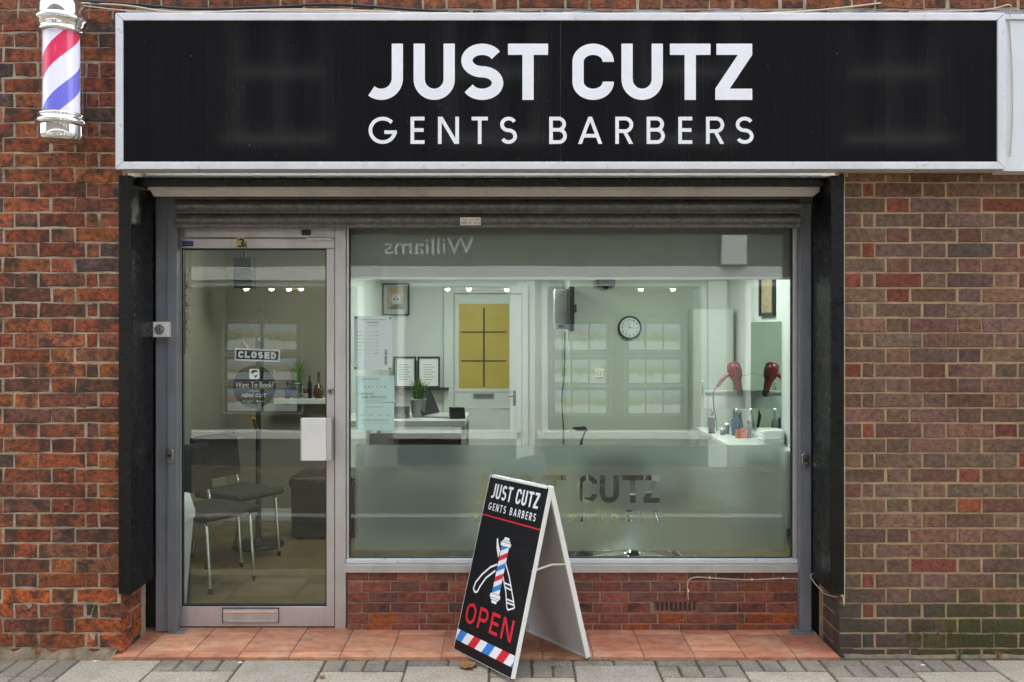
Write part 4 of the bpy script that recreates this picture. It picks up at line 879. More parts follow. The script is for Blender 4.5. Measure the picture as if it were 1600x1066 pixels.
for f, nm in ((ff, 'front_panel'), (fb, 'rear_panel')):
    pn = fbox2(nm, 'board_black' if f is ff else 'white_panel', -hwb + 0.004, hwb - 0.004, 0.004, L - 0.004, -0.010, 0.0, f)
    for sgn in (-1, 1): fbox2('side_rail', 'white_plastic', min(sgn * hwb, sgn * (hwb - 0.012)), max(sgn * hwb, sgn * (hwb - 0.012)), 0.0, L, -0.028, 0.002 if f is fb else -0.0005, f, pn, 0.003)
    if f is ff:
        fbox2('edge_strip', 'white_plastic', hwb + 0.0005, hwb + 0.0025, 0.0, L, -0.024, 0.0015, f, pn, 0.001); fbox2('edge_strip', 'white_plastic', -hwb - 0.0015, -hwb + 0.001, 0.0, L, -0.02, 0.0015, f, pn, 0)
    fbox2('top_rail', 'white_plastic', -hwb + 0.012, hwb - 0.012, L - 0.014, L, -0.028, 0.0015, f, pn, 0.003)
    fbox2('bottom_rail', 'white_plastic', -hwb + 0.012, hwb - 0.012, 0.0, 0.012 if f is fb else 0.003, -0.026, -0.0004, f, pn, 0.003)
    if f is fb: fbox2('back_skin', 'white_panel', -hwb + 0.013, hwb - 0.013, 0.013, L - 0.015, -0.0125, -0.0105, f, pn, 0)
    for sgn in (-1, 1): fbox2('rubber_foot', 'black_plastic', sgn * (hwb - 0.012) - 0.009, sgn * (hwb - 0.012) + 0.009, -0.006, 0.0, -0.026, -0.004, f, pn)
    fbox2('overlay', 'board_black', -hwb + 0.0005, hwb - 0.0005, 0.004, L - 0.016, -0.0005, 0.0008, f, pn, 0) if f is ff else None
MB().tube([(-hwb + 0.02, 0, BH - 0.006), (hwb - 0.02, 0, BH - 0.006)], 0.008, 10).obj('hinge', 'chrome_dark', ab)
zs = 0.47; ystr = BS - (BS - 0.012) * zs / BH - 0.004
MB().tube([(hwb - 0.006, -ystr - 0.004, zs), (hwb - 0.006, -0.02, zs + 0.012), (hwb - 0.006, 0.01, zs + 0.014), (hwb - 0.006, ystr + 0.004, zs)], 0.0055, 6).obj('stay_cord', 'cream_cable', ab)
# print on the front
P = lambda f_: L * (1 - f_)            # fraction from the top
df = 0.0016
fp = lambda u, v, d: ff(u, v, df + d)
u0, u1 = -0.415 * BW, 0.395 * BW; tw = u1 - u0
wd = {'J': .8, 'U': 1, 'S': 1, 'T': 1, ' ': .38, 'C': 1, 'Z': .95}
def spec(word, widths, gap):
    tot = sum(widths.get(c, 1) for c in word) + gap * (len(word) - 1); x = u0; o = []
    k = tw / tot
    for c in word:
        w = widths.get(c, 1) * k
        if c != ' ': o.append((c, x, x + w))
        x += w + gap * k
    return o
letters(spec('JUST CUTZ', wd, 0.22), P(0.130), P(0.045) - P(0.130), 0.17, fp, 'letter', 'white_vinyl', ab)
letters(spec('GENTS BARBERS', {'G': 1.15, 'E': .7, 'N': 1, 'T': .85, 'S': .85, ' ': .5, 'B': .85, 'A': 1.1, 'R': .85}, 0.5), P(0.198), P(0.156) - P(0.198), 0.15, fp, 'letter', 'white_vinyl', ab)
def quad(name, mat, pts, k=0): MB().add([fp(u, v, 0.0003 * k) for u, v in pts], [tuple(range(len(pts)))]).obj(name, mat, ab)
quad('red_line', 'red_vinyl', [(-hwb + 0.002, P(0.236)), (hwb - 0.002, P(0.236)), (hwb - 0.002, P(0.228)), (-hwb + 0.002, P(0.228))])
letters(spec('OPEN', {'O': 1, 'P': .9, 'E': .8, 'N': 1}, 0.3), P(0.835), P(0.722) - P(0.835), 0.155, fp, 'letter', 'red_vinyl', ab)
# stripe band
n = 8
quad('stripe_band', 'white_vinyl', [(-hwb + 0.002, P(0.945)), (hwb - 0.002, P(0.945)), (hwb - 0.002, P(0.885)), (-hwb + 0.002, P(0.885))])
for k, m_ in ((0, 'blue_vinyl'), (2, 'red_vinyl'), (4, 'blue_vinyl'), (6, 'red_vinyl'), (8, 'blue_vinyl')):
    a = -hwb + 0.002 + k * BW / 8 * 0.985; sl = 0.035; lim = hwb - 0.002
    pts = [(a - 0.01, P(0.945)), (a + BW / 8 - 0.01, P(0.945)), (a + BW / 8 + sl - 0.01, P(0.885)), (a + sl - 0.01, P(0.885))]
    pts = [(max(-hwb + 0.002, min(lim, u)), v) for u, v in pts]
    if k < 8: quad('stripe', m_, pts, 1)
    else: quad('stripe', m_, [(lim - 0.018, P(0.945)), (lim, P(0.945)), (lim, P(0.918))], 1)
# emblem: pole, razor
pw = 0.062; pb, pt = P(0.628), P(0.372)
cxp = 0.006
quad('pole_body', 'white_vinyl', [(cxp - pw / 2, pb), (cxp + pw / 2, pb), (cxp + pw / 2, pt), (cxp - pw / 2, pt)], 2)
nb = 5; hb = (pt - pb) / 9
for k in range(5):
    v = pb + (2 * k) * hb; sl = 0.030
    m_ = 'blue_vinyl' if k % 2 == 0 else 'red_vinyl'
    pts = [(cxp - pw / 2, v), (cxp + pw / 2, v + sl), (cxp + pw / 2, min(v + sl + hb, pt)), (cxp - pw / 2, v + hb)]
    if k == 0: pts = [(cxp - pw / 2, pb), (cxp - pw / 2 + 0.001, pb), (cxp + pw / 2, pb + sl * 0.9), (cxp + pw / 2, pb + sl + hb), (cxp - pw / 2, pb + hb)]
    quad('pole_stripe', m_, pts, 3)
def capq(v0, v1, w0, w1, nm='pole_cap'):
    quad(nm, 'white_vinyl', [(cxp - w0, v0), (cxp + w0, v0), (cxp + w1, v1), (cxp - w1, v1)], 2)
capq(pt + 0.002, pt + 0.020, 0.040, 0.044); capq(pt + 0.022, pt + 0.030, 0.037, 0.030); capq(pt + 0.032, pt + 0.046, 0.024, 0.019)
capq(pb - 0.020, pb - 0.002, 0.044, 0.040); capq(pb - 0.030, pb - 0.022, 0.030, 0.037); capq(pb - 0.046, pb - 0.032, 0.019, 0.024)
def strokes(nm, paths, t, k=1):
    mb = MB()
    for i, p in enumerate(paths):
        for qd in ribbon(p, t): mb.add([fp(u, v, 0.0003 * k + 0.0001 * i) for u, v in qd], [(0, 1, 2, 3)])
    mb.obj(nm, 'white_vinyl', ab)
pm = lambda a, b: (a * BW, P(b))
strokes('razor_handle', [[pm(-0.06, 0.475), pm(-0.16, 0.50), pm(-0.28, 0.555), pm(-0.36, 0.61), pm(-0.375, 0.645), pm(-0.34, 0.66), pm(-0.30, 0.655), pm(-0.27, 0.62), pm(-0.20, 0.565), pm(-0.07, 0.51)]], 0.010)
quad('razor_tang', 'white_vinyl', [pm(-0.07, 0.44), pm(-0.13, 0.39), pm(-0.155, 0.345), pm(-0.14, 0.335), pm(-0.11, 0.365), pm(-0.06, 0.40)], 1)
strokes('razor_blade', [[pm(0.07, 0.455), pm(0.17, 0.515), pm(0.31, 0.625), pm(0.35, 0.66)], [pm(0.35, 0.66), pm(0.26, 0.682), pm(0.235, 0.675)], [pm(0.235, 0.675), pm(0.17, 0.60), pm(0.065, 0.52)], [pm(0.115, 0.555), pm(0.235, 0.558)], [pm(0.13, 0.575), pm(0.262, 0.580)], [pm(0.19, 0.632), pm(0.315, 0.632)], [pm(0.205, 0.648), pm(0.33, 0.648)]], 0.0075)

# ------------------------------------------------------------------ small things on the pavement
def leaf(x, y, z, s, rz, label=None, mat='dry_leaf'):
    pr = [(0, 0), (0.25, 0.35), (0.2, 0.6), (0.45, 0.55), (0.7, 0.75), (0.8, 0.35), (1.15, 0.3), (1.0, 0)]
    up_ = [(a, b, 0.10 + 0.25 * b * b + 0.08 * sin(a * 6)) for a, b in pr]; dn = [(a, -b * 0.9, 0.10 + 0.2 * b * b) for a, b in pr[1:-1]]
    mid = [(a, 0, 0.02) for a, b in pr]; n = len(pr)
    vs = up_ + mid + [(a, -b * 0.9, 0.10 + 0.2 * b * b) for a, b in pr]
    fs = [(i, i + 1, n + i + 1, n + i) for i in range(n - 1)] + [(n + i, n + i + 1, 2 * n + i + 1, 2 * n + i) for i in range(n - 1)]
    o = MB().add([(a * s, b * s, c * s) for a, b, c in vs], fs).obj('fallen_leaf', mat); o.location = (x, y, z); o.rotation_euler = (0, 0, rz)
    return tag(o, label, 'leaf') if label else o
lx, lz = W(722, 1041, -0.13); leaf(lx - 0.01, -0.165, 0.002, 0.075, 0.4, 'curled brown leaf on the pavement under the sandwich board')
lx, lz = W(498, 1062, -0.3); leaf(lx, -0.285, 0.002, 0.03, 1.0, 'scrap of dark brown leaf in a mossy paving joint')
def tuft(x, y, z, n, h, label, mat='weed'):
    mb = MB()
    for i in range(n):
        a = rnd.uniform(0, 2 * pi); l = h * rnd.uniform(0.5, 1.1); b = rnd.uniform(0.2, 0.9); w = 0.0016
        p0 = Vector((rnd.uniform(-.012, .012), rnd.uniform(-.006, .006), 0)); d = Vector((cos(a), sin(a) * 0.6, 0)); sd = Vector((-sin(a), cos(a), 0)) * w
        p1 = p0 + d * l * b * 0.35 + Vector((0, 0, l * 0.7)); p2 = p0 + d * l * b + Vector((0, 0, l * 0.9))
        mb.add([p0 - sd, p0 + sd, p1 + sd * 0.8, p1 - sd * 0.8, p2], [(0, 1, 2, 3), (3, 2, 4)])
    o = mb.obj('weed', mat); o.location = (x, y, z); tag(o, label, 'weed')
tuft(W(1560, 0, -0.05)[0], -0.05, 0, 26, 0.06, 'yellowing weed tuft at the foot of the plum brown wall', 'dry_leaf')
tuft(W(1497, 0, -0.03)[0], -0.035, 0, 18, 0.05, 'thin dry weed under the moss on the plum brown wall')
tuft(W(62, 0, -0.03)[0], -0.045, 0.02, 16, 0.05, 'dry grass wisps in the dirt below the orange wall', 'dry_leaf')
mb = MB()
for i in range(900):       # moss cushions on the lower right wall and in the paving joints
    if i < 620:
        x = rnd.choice([rnd.gauss(2.16, 0.10), rnd.gauss(2.42, 0.10), rnd.gauss(2.02, 0.05)]); z = abs(rnd.gauss(0.10, 0.045)); y = -0.002
        if x < 1.85 or x > 2.75 or z > 0.3: continue
        nrm = (0, -1, 0)
    else: x = rnd.uniform(-2.6, 2.6); z = -0.003; y = rnd.choice([-0.047, -0.19, -0.12, -0.05]) + rnd.uniform(-0.004, 0.004)
    r_ = rnd.uniform(0.0015, 0.004) if i < 620 else rnd.uniform(0.002, 0.0045)
    vs = [(x + r_ * a, y + r_ * b, z + r_ * c) for a, b, c in ((1, 0, 0), (-1, 0, 0), (0, 1, 0), (0, -1, 0), (0, 0, 1), (0, 0, -1))]
    mb.add(vs, [(0, 2, 4), (2, 1, 4), (1, 3, 4), (3, 0, 4), (2, 0, 5), (1, 2, 5), (3, 1, 5), (0, 3, 5)], True)
o = mb.obj('moss', 'moss_green'); o['kind'] = 'stuff'; o['label'] = 'green moss on the lower wall and in the paving joints'; o['category'] = 'moss'
for (a, b, yy) in ((148, 1032, -0.07), (375, 1035, -0.09), (1442, 1046, -0.12)):
    x = W(a, 0, yy)[0]; o = MB().add([(x + p, yy + q, 0.001 + r_) for p, q, r_ in ((-0.011, -0.006, 0.001), (0.010, -0.007, 0.001), (0.012, 0.006, 0.001), (-0.009, 0.005, 0.001), (0, 0, 0.004))], [(0, 1, 4), (1, 2, 4), (2, 3, 4), (3, 0, 4), (3, 2, 1, 0)]).obj('paper_scrap', 'white_plastic')
    tag(o, 'tiny white paper scrap on the paving ' + {148: 'below the orange brick wall', 375: 'in front of the shop door', 1442: 'below the mossy brick wall'}[a], 'litter', 'paper scraps on the paving')

# ------------------------------------------------------------------ inside the shop
ZF = 0.02
XL, XR, YB, YC, ZC = -2.4, 2.2, 5.8, 4.5, 2.45
struct(box('interior_floor', 'lino', None, XL - 0.1, XR + 0.1, 0.451, YB + 0.1, -0.1, ZF, 0))
struct(box('interior_ceiling', 'ceiling_white', None, XL - 0.1, XR + 0.1, 0.301, YB + 0.1, ZC, ZC + 0.15, 0))
struct(box('interior_wall', 'taupe_wall', None, XL - 0.1, XL, 0.302, 3.0, -0.1, ZC, 0))
struct(box('interior_wall', 'taupe_wall', None, XL - 0.1, -1.5, 3.001, 3.1, -0.1, ZC, 0))
struct(box('interior_wall', 'interior_white', None, -1.6, -1.502, 3.102, YB, -0.1, ZC, 0))
struct(box('interior_wall', 'interior_white', None, -1.6, 0.6, YB + 0.001, YB + 0.1, -0.1, ZC, 0))
struct(box('interior_wall', 'interior_wall', None, 0.58, XR + 0.1, YC, YC + 0.1, -0.1, ZC, 0))
struct(box('interior_wall', 'interior_wall', None, 0.58, 0.68, YC + 0.101, YB, -0.1, ZC, 0))
struct(box('interior_wall', 'interior_white', None, XR + 0.001, XR + 0.1, 0.302, YC - 0.001, -0.1, ZC, 0))
struct(box('interior_wall', 'interior_white', None, 1.60, XR, 0.421, 0.45, -0.1, ZC, 0)); struct(box('dark_gap_sheet', 'far_dark', None, 1.565, XR, 0.385, 0.42, -0.1, ZC, 0))  # near-black sheet paints in the darkness of the gap beside the guide rail
struct(box('interior_wall', 'taupe_wall', None, XL, -1.9, 0.421, 0.45, -0.1, ZC, 0)); struct(box('dark_gap_sheet', 'far_dark', None, XL, -1.835, 0.385, 0.42, -0.1, ZC, 0))  # same near-black sheet for the dark gap on the door side
struct(box('skirting', 'interior_white', None, XL, -1.5, 2.985, 3.0005, ZF, ZF + 0.1, 0.003))
def lamp(x, y, power, label):
    t = thing('ceiling_light', label, 'ceiling light', (x, y, ZC))
    box('diffuser', 'ceiling_panel_glow', t, -0.28, 0.28, -0.28, 0.28, -0.012, -0.004, 0); fm_ = MB()
    for b in ((-0.30, 0.30, -0.30, -0.281), (-0.30, 0.30, 0.281, 0.30), (-0.30, -0.281, -0.281, 0.281), (0.281, 0.30, -0.281, 0.281)): fm_.box(*b, -0.018, -0.001)
    fm_.obj('frame', 'white_plastic', t)
    l = bpy.data.lights.new('panel_light', 'AREA'); l.energy = power; l.size = 0.55; l.color = (0.93, 1, 0.92); lo = bpy.data.objects.new('panel_light', l); COL.objects.link(lo); lo.parent = t; lo.location = (0, 0, -0.03)
lamp(1.35, 2.9, 5.5, 'square ceiling panel light above the mirror counter')
lamp(-0.4, 4.3, 4.4, 'square ceiling panel light in front of the staff door')
lamp(-1.35, 1.75, 2.6, 'added square ceiling panel light that brightens the waiting chairs')  # extra lamp, added to lift the dim side of the room by the door

def chair(label, yc_):
    t = thing('chair', label, 'chair', (-1.93, yc_, ZF), radians(-32), 'waiting chairs along the wall')
    MB().prism([(-0.21, 0.43), (0.20, 0.43), (0.235, 0.445), (0.235, 0.47), (0.21, 0.485), (-0.2, 0.48), (-0.22, 0.465)], -0.21, 0.21).obj('seat', 'black_fabric', t, 0.015)
    pr = [(-0.235, 0.54), (-0.205, 0.54), (-0.245, 0.82), (-0.26, 0.85), (-0.28, 0.85), (-0.285, 0.82)]
    MB().prism(pr, -0.20, 0.20).obj('backrest', 'black_fabric', t, 0.03)
    for sy in (-0.17, 0.17):
        MB().tube([(0.22, sy, 0.012), (0.185, sy, 0.40), (0.17, sy, 0.425), (0.13, sy, 0.428), (-0.15, sy, 0.428), (-0.20, sy, 0.45), (-0.225, sy, 0.55), (-0.245, sy, 0.68)], 0.0105, 8).obj('leg_frame', 'chrome', t)
        MB().tube([(-0.26, sy * 1.1, 0.012), (-0.16, sy * 1.0, 0.41), (-0.15, sy, 0.428)], 0.0105, 8).obj('leg', 'chrome', t)
        for lx_ in (0.22, -0.26): MB().lathe([(0.0001, 0), (0.013, 0), (0.013, 0.03), (0.011, 0.032)], 10, (lx_, sy if lx_ > 0 else sy * 1.1, 0)).obj('foot_cap', 'black_plastic', t)
    MB().tube([(0.165, -0.17, 0.424), (0.165, 0.17, 0.424)], 0.009, 8).obj('crossbar', 'chrome', t)
chair('black padded chair with chrome legs, the one beside the white bin', 1.22)
chair('black padded chair with chrome legs, the one beside the coat stand', 1.83)
# white bin behind the door edge
t = thing('waste_bin', 'white rounded bin just inside the door', 'bin', (-2.02, 0.72, ZF))
def rrect(w, d, r, z, n=5): return [(sx * (w - r) + r * cos(radians(a0 + 90 * i / n)), sy * (d - r) + r * sin(radians(a0 + 90 * i / n)), z) for sx, sy, a0 in ((1, 1, 0), (-1, 1, 90), (-1, -1, 180), (1, -1, 270)) for i in range(n + 1)]
def loft(rings, smooth=True):
    m = MB(); n = len(rings[0]); vs = [v for r_ in rings for v in r_]
    m.add(vs, [(i * n + k, i * n + (k + 1) % n, (i + 1) * n + (k + 1) % n, (i + 1) * n + k) for i in range(len(rings) - 1) for k in range(n)], smooth); m.add(rings[0], [tuple(range(n))[::-1]]); m.add(rings[-1], [tuple(range(n))]); return m
loft([rrect(0.10, 0.10, 0.03, 0), rrect(0.135, 0.13, 0.04, 0.50)]).obj('body', 'white_panel', t)
loft([rrect(0.142, 0.137, 0.04, 0.5), rrect(0.142, 0.137, 0.04, 0.54), rrect(0.12, 0.12, 0.05, 0.64), rrect(0.05, 0.05, 0.04, 0.67)]).obj('lid', 'white_panel', t)
# coat stand
t = thing('coat_stand', 'tall black coat stand with wooden hooks near the taupe wall', 'coat stand', (-1.885, 2.15, ZF))
MB().lathe([(0.0001, 0), (0.19, 0), (0.19, 0.015), (0.16, 0.03), (0.03, 0.045), (0.022, 0.06), (0.018, 1.45), (0.024, 1.5), (0.02, 1.54), (0.0001, 1.55)], 24).obj('pole', 'black_plastic', t)
for k, zz_ in ((0, 1.38), (1, 1.28), (2, 1.42), (3, 0.86), (4, 1.2)):
    a = 0.5 + k * 1.4; p = [(0.0, 0.0, zz_), (0.06 * cos(a), 0.06 * sin(a), zz_ + 0.02), (0.12 * cos(a), 0.12 * sin(a), zz_ + 0.10)]
    MB().tube(p, [0.012, 0.011, 0.013], 8).obj('hook', 'dry_leaf' if k != 1 else 'black_plastic', t)
# ottoman
t = thing('box_stool', 'black leather box stool in front of the taupe wall', 'stool', (-1.45, 2.55, ZF))
loft([rrect(0.24, 0.22, 0.03, 0.02), rrect(0.245, 0.225, 0.035, 0.40)]).obj('body', 'black_plastic', t); loft([rrect(0.255, 0.235, 0.04, 0.402), rrect(0.262, 0.24, 0.045, 0.43), rrect(0.255, 0.235, 0.05, 0.47), rrect(0.22, 0.20, 0.06, 0.485)]).obj('lid', 'black_plastic', t)
for a in (-0.18, 0.18): box('foot', 'black_plastic', t, a - 0.02, a + 0.02, -0.18, -0.14, 0.0, 0.021); box('foot', 'black_plastic', t, a - 0.02, a + 0.02, 0.14, 0.18, 0.0, 0.021)
# black speaker high on the taupe wall
sxp, szp = W(383, 428, 2.3)
t = thing('speaker', 'black speaker hung from the ceiling near the door', 'speaker', (sxp, 2.3, szp - 0.11))
box('cabinet', 'black_plastic', t, -0.07, 0.07, -0.06, 0.06, 0, 0.23, 0.008); MB().tube([(0, 0, 0.23), (0, 0, ZC - szp + 0.11)], 0.012).obj('bracket', 'black_plastic', t); MB().disc_y(0, 0.085, 0.05, -0.064, -0.058).obj('cone', 'charcoal_panel', t); MB().disc_y(0, 0.18, 0.022, -0.064, -0.058).obj('tweeter', 'charcoal_panel', t)
# garland by the left wall
t = thing('garland', 'copper tinsel garland hanging from the ceiling beside the door', 'garland', (-2.02, 1.05, ZC))
mb = MB()
for i in range(420):
    z = -0.45 - 0.52 * rnd.random() - 0.0; a = rnd.uniform(0, 6.28); p = Vector((rnd.gauss(0, 0.012), rnd.gauss(0, 0.012), z)); d = Vector((cos(a), sin(a), rnd.uniform(-0.8, 0.2))) * rnd.uniform(0.02, 0.05); sd = Vector((-sin(a), cos(a), 0)) * 0.003
    mb.add([p - sd, p + sd, p + d], [(0, 1, 2)])
mb.obj('tinsel', 'dry_leaf', t); MB().tube([(0, 0, 0), (0, 0, -0.97)], 0.004, 6).obj('cord', 'cream_cable', t)
# ledge with plant and bottles
t = struct(box('interior_ledge', 'interior_white', None, -1.96, -1.42, 2.84, 3.0006, 1.01, 1.055, 0.006))
def bottle(name, label, cat, x, y, z, prof, mat, capm=None, n=14):
    t = thing(name, label, cat, (x, y, z)); MB().lathe([(0.0001, 0)] + prof, n).obj('body', mat, t)
    if capm: r_, z_ = prof[-1]; MB().lathe([(r_ * 1.15, z_ - 0.004), (r_ * 1.15, z_ + 0.025), (0.0001, z_ + 0.028)], n).obj('cap', capm, t)
    return t
std = lambda r_, h: [(r_, 0), (r_, h * 0.65), (r_ * 0.4, h * 0.78), (r_ * 0.35, h)]
def grass_pot(label, x, y, z, r_, hp, hg, n, potm):
    t = thing('potted_plant', label, 'plant', (x, y, z)); MB().lathe([(0.0001, 0), (r_ * 0.75, 0), (r_, hp), (r_ * 1.05, hp), (r_ * 1.05, hp + 0.006), (r_ * 0.92, hp + 0.004), (r_ * 0.9, hp - 0.02), (0.0001, hp - 0.02)], 20).obj('pot', potm, t)
    mb = MB()
    for i in range(n):
        a = rnd.uniform(0, 2 * pi); l = hg * rnd.uniform(0.6, 1.1); b = rnd.uniform(0.1, 0.75); p0 = Vector((cos(a), sin(a), 0)) * r_ * 0.6 * rnd.random() + Vector((0, 0, hp - 0.02)); d = Vector((cos(a), sin(a), 0)); sd = Vector((-sin(a), cos(a), 0)) * 0.004
        p1 = p0 + d * l * b * 0.25 + Vector((0, 0, l * 0.6)); p2 = p0 + d * l * b * 0.8 + Vector((0, 0, l * (1.02 - b * 0.3)))
        mb.add([p0 - sd, p0 + sd, p1 + sd * 0.8, p1 - sd * 0.8, p2], [(0, 1, 2, 3), (3, 2, 4)])
    mb.obj('leaves', 'leaf_green', t)
sc = 1377 / 7.3
lx = lambda p: (p - 800) / sc
grass_pot('wispy green plant in a grey pot on the white ledge', lx(464), 2.9, 1.055, 0.045, 0.12, 0.26, 70, 'steel_brushed')
bottle('bottle', 'small blue bottle on the white ledge beside the wispy plant', 'bottle', lx(450), 2.88, 1.055, std(0.02, 0.11), 'blue_plastic', 'black_plastic')
bottle('bottle', 'slim black bottle on the white ledge', 'bottle', lx(484), 2.9, 1.055, std(0.018, 0.19), 'black_plastic')
bottle('bottle', 'round dark amber bottle on the white ledge', 'bottle', lx(499), 2.88, 1.055, [(0.035, 0.005), (0.046, 0.05), (0.035, 0.10), (0.012, 0.12), (0.01, 0.19)], 'amber_glass', 'black_plastic')
bottle('jar', 'small cream jar on the white ledge', 'jar', lx(479), 2.875, 1.055, [(0.02, 0), (0.02, 0.05)], 'cream_cable', 'black_plastic')
# reception desk
yd = 2.1; q = 1377 / (D + yd)
DX = lambda p: (p - 800) / q
DZ = lambda p: H - (p - HY) / q
desk = thing('reception_desk', 'reception desk with white top and charcoal front panel', 'desk', (DX(650), yd, ZF)); gx = DX(650)
dzt = DZ(657) - ZF
box('desktop', 'interior_white', desk, DX(530) - gx, DX(727) - gx, -0.02, 0.6, dzt - 0.045, dzt, 0.004)
for a in (571, 721): box('leg', 'interior_white', desk, DX(a) - gx, DX(a + 6) - gx, 0, 0.04, 0, dzt - 0.046, 0.002)
for a in (571, 721): box('leg', 'interior_white', desk, DX(a) - gx, DX(a + 6) - gx, 0.54, 0.58, 0, dzt - 0.046, 0.002)
box('front_panel', 'charcoal_panel', desk, DX(577.5) - gx, DX(720.5) - gx, 0.02, 0.04, 0.06, dzt - 0.10, 0.002); box('cross_rail', 'interior_white', desk, DX(610) - gx, DX(720.5) - gx, 0.0, 0.019, DZ(752) - ZF, DZ(742) - ZF, 0.002)
grass_pot('bushy green grass in a galvanised pot on the reception desk', DX(648), yd + 0.25, dzt + ZF, 0.062, 0.135, 0.19, 150, 'silver_paint')
t = thing('laptop', 'grey laptop open on the reception desk', 'laptop', (DX(690), yd + 0.3, dzt + ZF), radians(70))
box('base', 'steel_brushed', t, -0.15, 0.15, -0.11, 0.11, 0, 0.014, 0.003); MB().add([(-0.15, 0.11, 0.014), (0.15, 0.11, 0.014), (0.15, 0.19, 0.19), (-0.15, 0.19, 0.19), (-0.15, 0.118, 0.012), (0.15, 0.118, 0.012), (0.15, 0.198, 0.188), (-0.15, 0.198, 0.188)], [(0, 1, 2, 3), (7, 6, 5, 4), (0, 4, 5, 1), (1, 5, 6, 2), (2, 6, 7, 3), (3, 7, 4, 0)]).obj('screen', 'black_plastic', t)
t = thing('card_reader', 'black tablet till tilted on the reception desk edge', 'till', (DX(713), yd + 0.12, dzt + ZF), radians(12))
MB().prism([(-0.055, 0), (0.06, 0), (0.052, 0.085), (-0.06, 0.09)], -0.02, 0.03).obj('screen', 'black_plastic', t, 0.004); box('stand', 'black_plastic', t, -0.05, 0.05, 0.03, 0.10, 0, 0.02)
t = thing('telephone', 'black desk telephone behind the piercing notices', 'telephone', (DX(618), yd + 0.2, dzt + ZF))
MB().prismx([(-0.08, 0), (0.09, 0), (0.09, 0.08), (-0.06, 0.03)], -0.07, 0.07).obj('base', 'black_plastic', t, 0.005); MB().tube([(-0.05, -0.07, 0.06), (-0.05, 0.0, 0.085), (-0.05, 0.09, 0.105)], 0.018, 8).obj('handset', 'black_plastic', t)
t = thing('storage_box', 'grey storage box on the floor beside the reception desk', 'box', (DX(745), yd - 0.1, ZF)); box('carton', 'picture_mount', t, -0.17, 0.11, -0.15, 0.15, 0, 0.14, 0.006); box('lid', 'steel_brushed', t, -0.175, 0.115, -0.155, 0.155, 0.1405, 0.165, 0.006)
# back wall: staff door, picture, certificates
qb = 1377 / (D + YB)
BX = lambda p: (p - 800) / qb
BZ = lambda p: H - (p - HY) / qb
sd_ = thing('staff_door', 'white panelled door with amber glass and a Staff Only plate', 'door', (BX(764), YB, ZF)); gx = BX(764)
SB = lambda nm, mt, a, b, t_, bt, y0, y1, par=sd_, bv=0.003: box(nm, mt, par, BX(a) - gx, BX(b) - gx, y0, y1, (BZ(bt) - ZF) if bt else 0.0, BZ(t_) - ZF, bv)
SB('architrave', 'interior_white', 694, 709, 448, None, -0.05, -0.001); SB('architrave', 'interior_white', 816, 825, 448, None, -0.05, -0.001); SB('architrave', 'interior_white', 709.3, 815.7, 448, 459, -0.05, -0.001)
SB('leaf', 'interior_white', 710, 815, 460, None, -0.02, -0.001)
mb = MB()
for (a, b, t_, bt) in ((712, 717, 470, 612), (795.5, 801, 470, 612), (717, 795.5, 470, 475), (717, 795.5, 607, 612)): mb.box(BX(a) - gx, BX(b) - gx, -0.03, -0.02, BZ(bt) - ZF, BZ(t_) - ZF)
mb.obj('glazing_bead', 'interior_white', sd_); pn = SB('amber_pane', 'amber_pane', 717, 795.5, 475, 607, -0.026, -0.0205, bv=0)
SB('lead_strip', 'far_dark', 755, 757.5, 481, 604, -0.029, -0.0262, pn, 0); SB('lead_strip', 'far_dark', 721, 791, 518, 520, -0.0295, -0.0265, pn, 0); SB('lead_strip', 'far_dark', 721, 791, 563, 565, -0.0295, -0.0265, pn, 0)
pl = SB('name_plate', 'steel_brushed', 740, 772, 615, 623, -0.025, -0.0202, bv=0); mb = MB(); text(mb, 'Staff Only', BX(743) - gx, BX(769) - gx, BZ(621.5) - ZF, BZ(616.5) - ZF, lambda u, v, d: (u, -0.0262, v)); mb.obj('print', 'ink', pl)
hd = SB('handle_plate', 'far_dark', 801.5, 806, 610, 634, -0.026, -0.0202); MB().tube([(BX(804) - gx, -0.03, BZ(619) - ZF), (BX(804) - gx, -0.07, BZ(619) - ZF), (BX(796) - gx, -0.075, BZ(619) - ZF)], 0.009).obj('lever', 'far_dark', hd)
for (a, b) in ((719, 748), (767, 805)):
    mb = MB()
    for e in ((a, b, 636, 638.5), (a, b, 672, 674.5), (a, a + 2, 638.5, 672), (b - 2, b, 638.5, 672)): mb.box(BX(e[0]) - gx, BX(e[1]) - gx, -0.028, -0.02, BZ(e[3]) - ZF, BZ(e[2]) - ZF)
    mb.obj('panel_moulding', 'interior_white', sd_)
def framed(nm, label, a, b, t_, bt, fwid, inner, y=YB, fm='far_dark'):
    x0, x1, z1, z0 = BX(a), BX(b), BZ(t_), BZ(bt); o = thing(nm, label, 'picture', ((x0 + x1) / 2, y - 0.001, z0)); w, h = (x1 - x0) / 2, z1 - z0; m = MB()
    for e in ((-w, w, 0, fwid), (-w, w, h - fwid, h), (-w, -w + fwid, fwid, h - fwid), (w - fwid, w, fwid, h - fwid)): m.box(e[0], e[1], -0.03, 0, e[2], e[3])
    m.obj('frame', fm, o); box('backing', inner, o, -w + fwid, w - fwid, -0.012, -0.001, fwid, h - fwid, 0)
    return o, w, h
o, w, h = framed('framed_picture', 'dark framed print of a grinning figure on the white back wall', 598, 640, 443, 493, 0.015, 'picture_mount')
box('print', 'art_tan', o, -w * 0.65, w * 0.65, -0.0145, -0.0122, h * 0.18, h * 0.88, 0)
fr = lambda u, v, d: (u, -0.0152 - d, v)
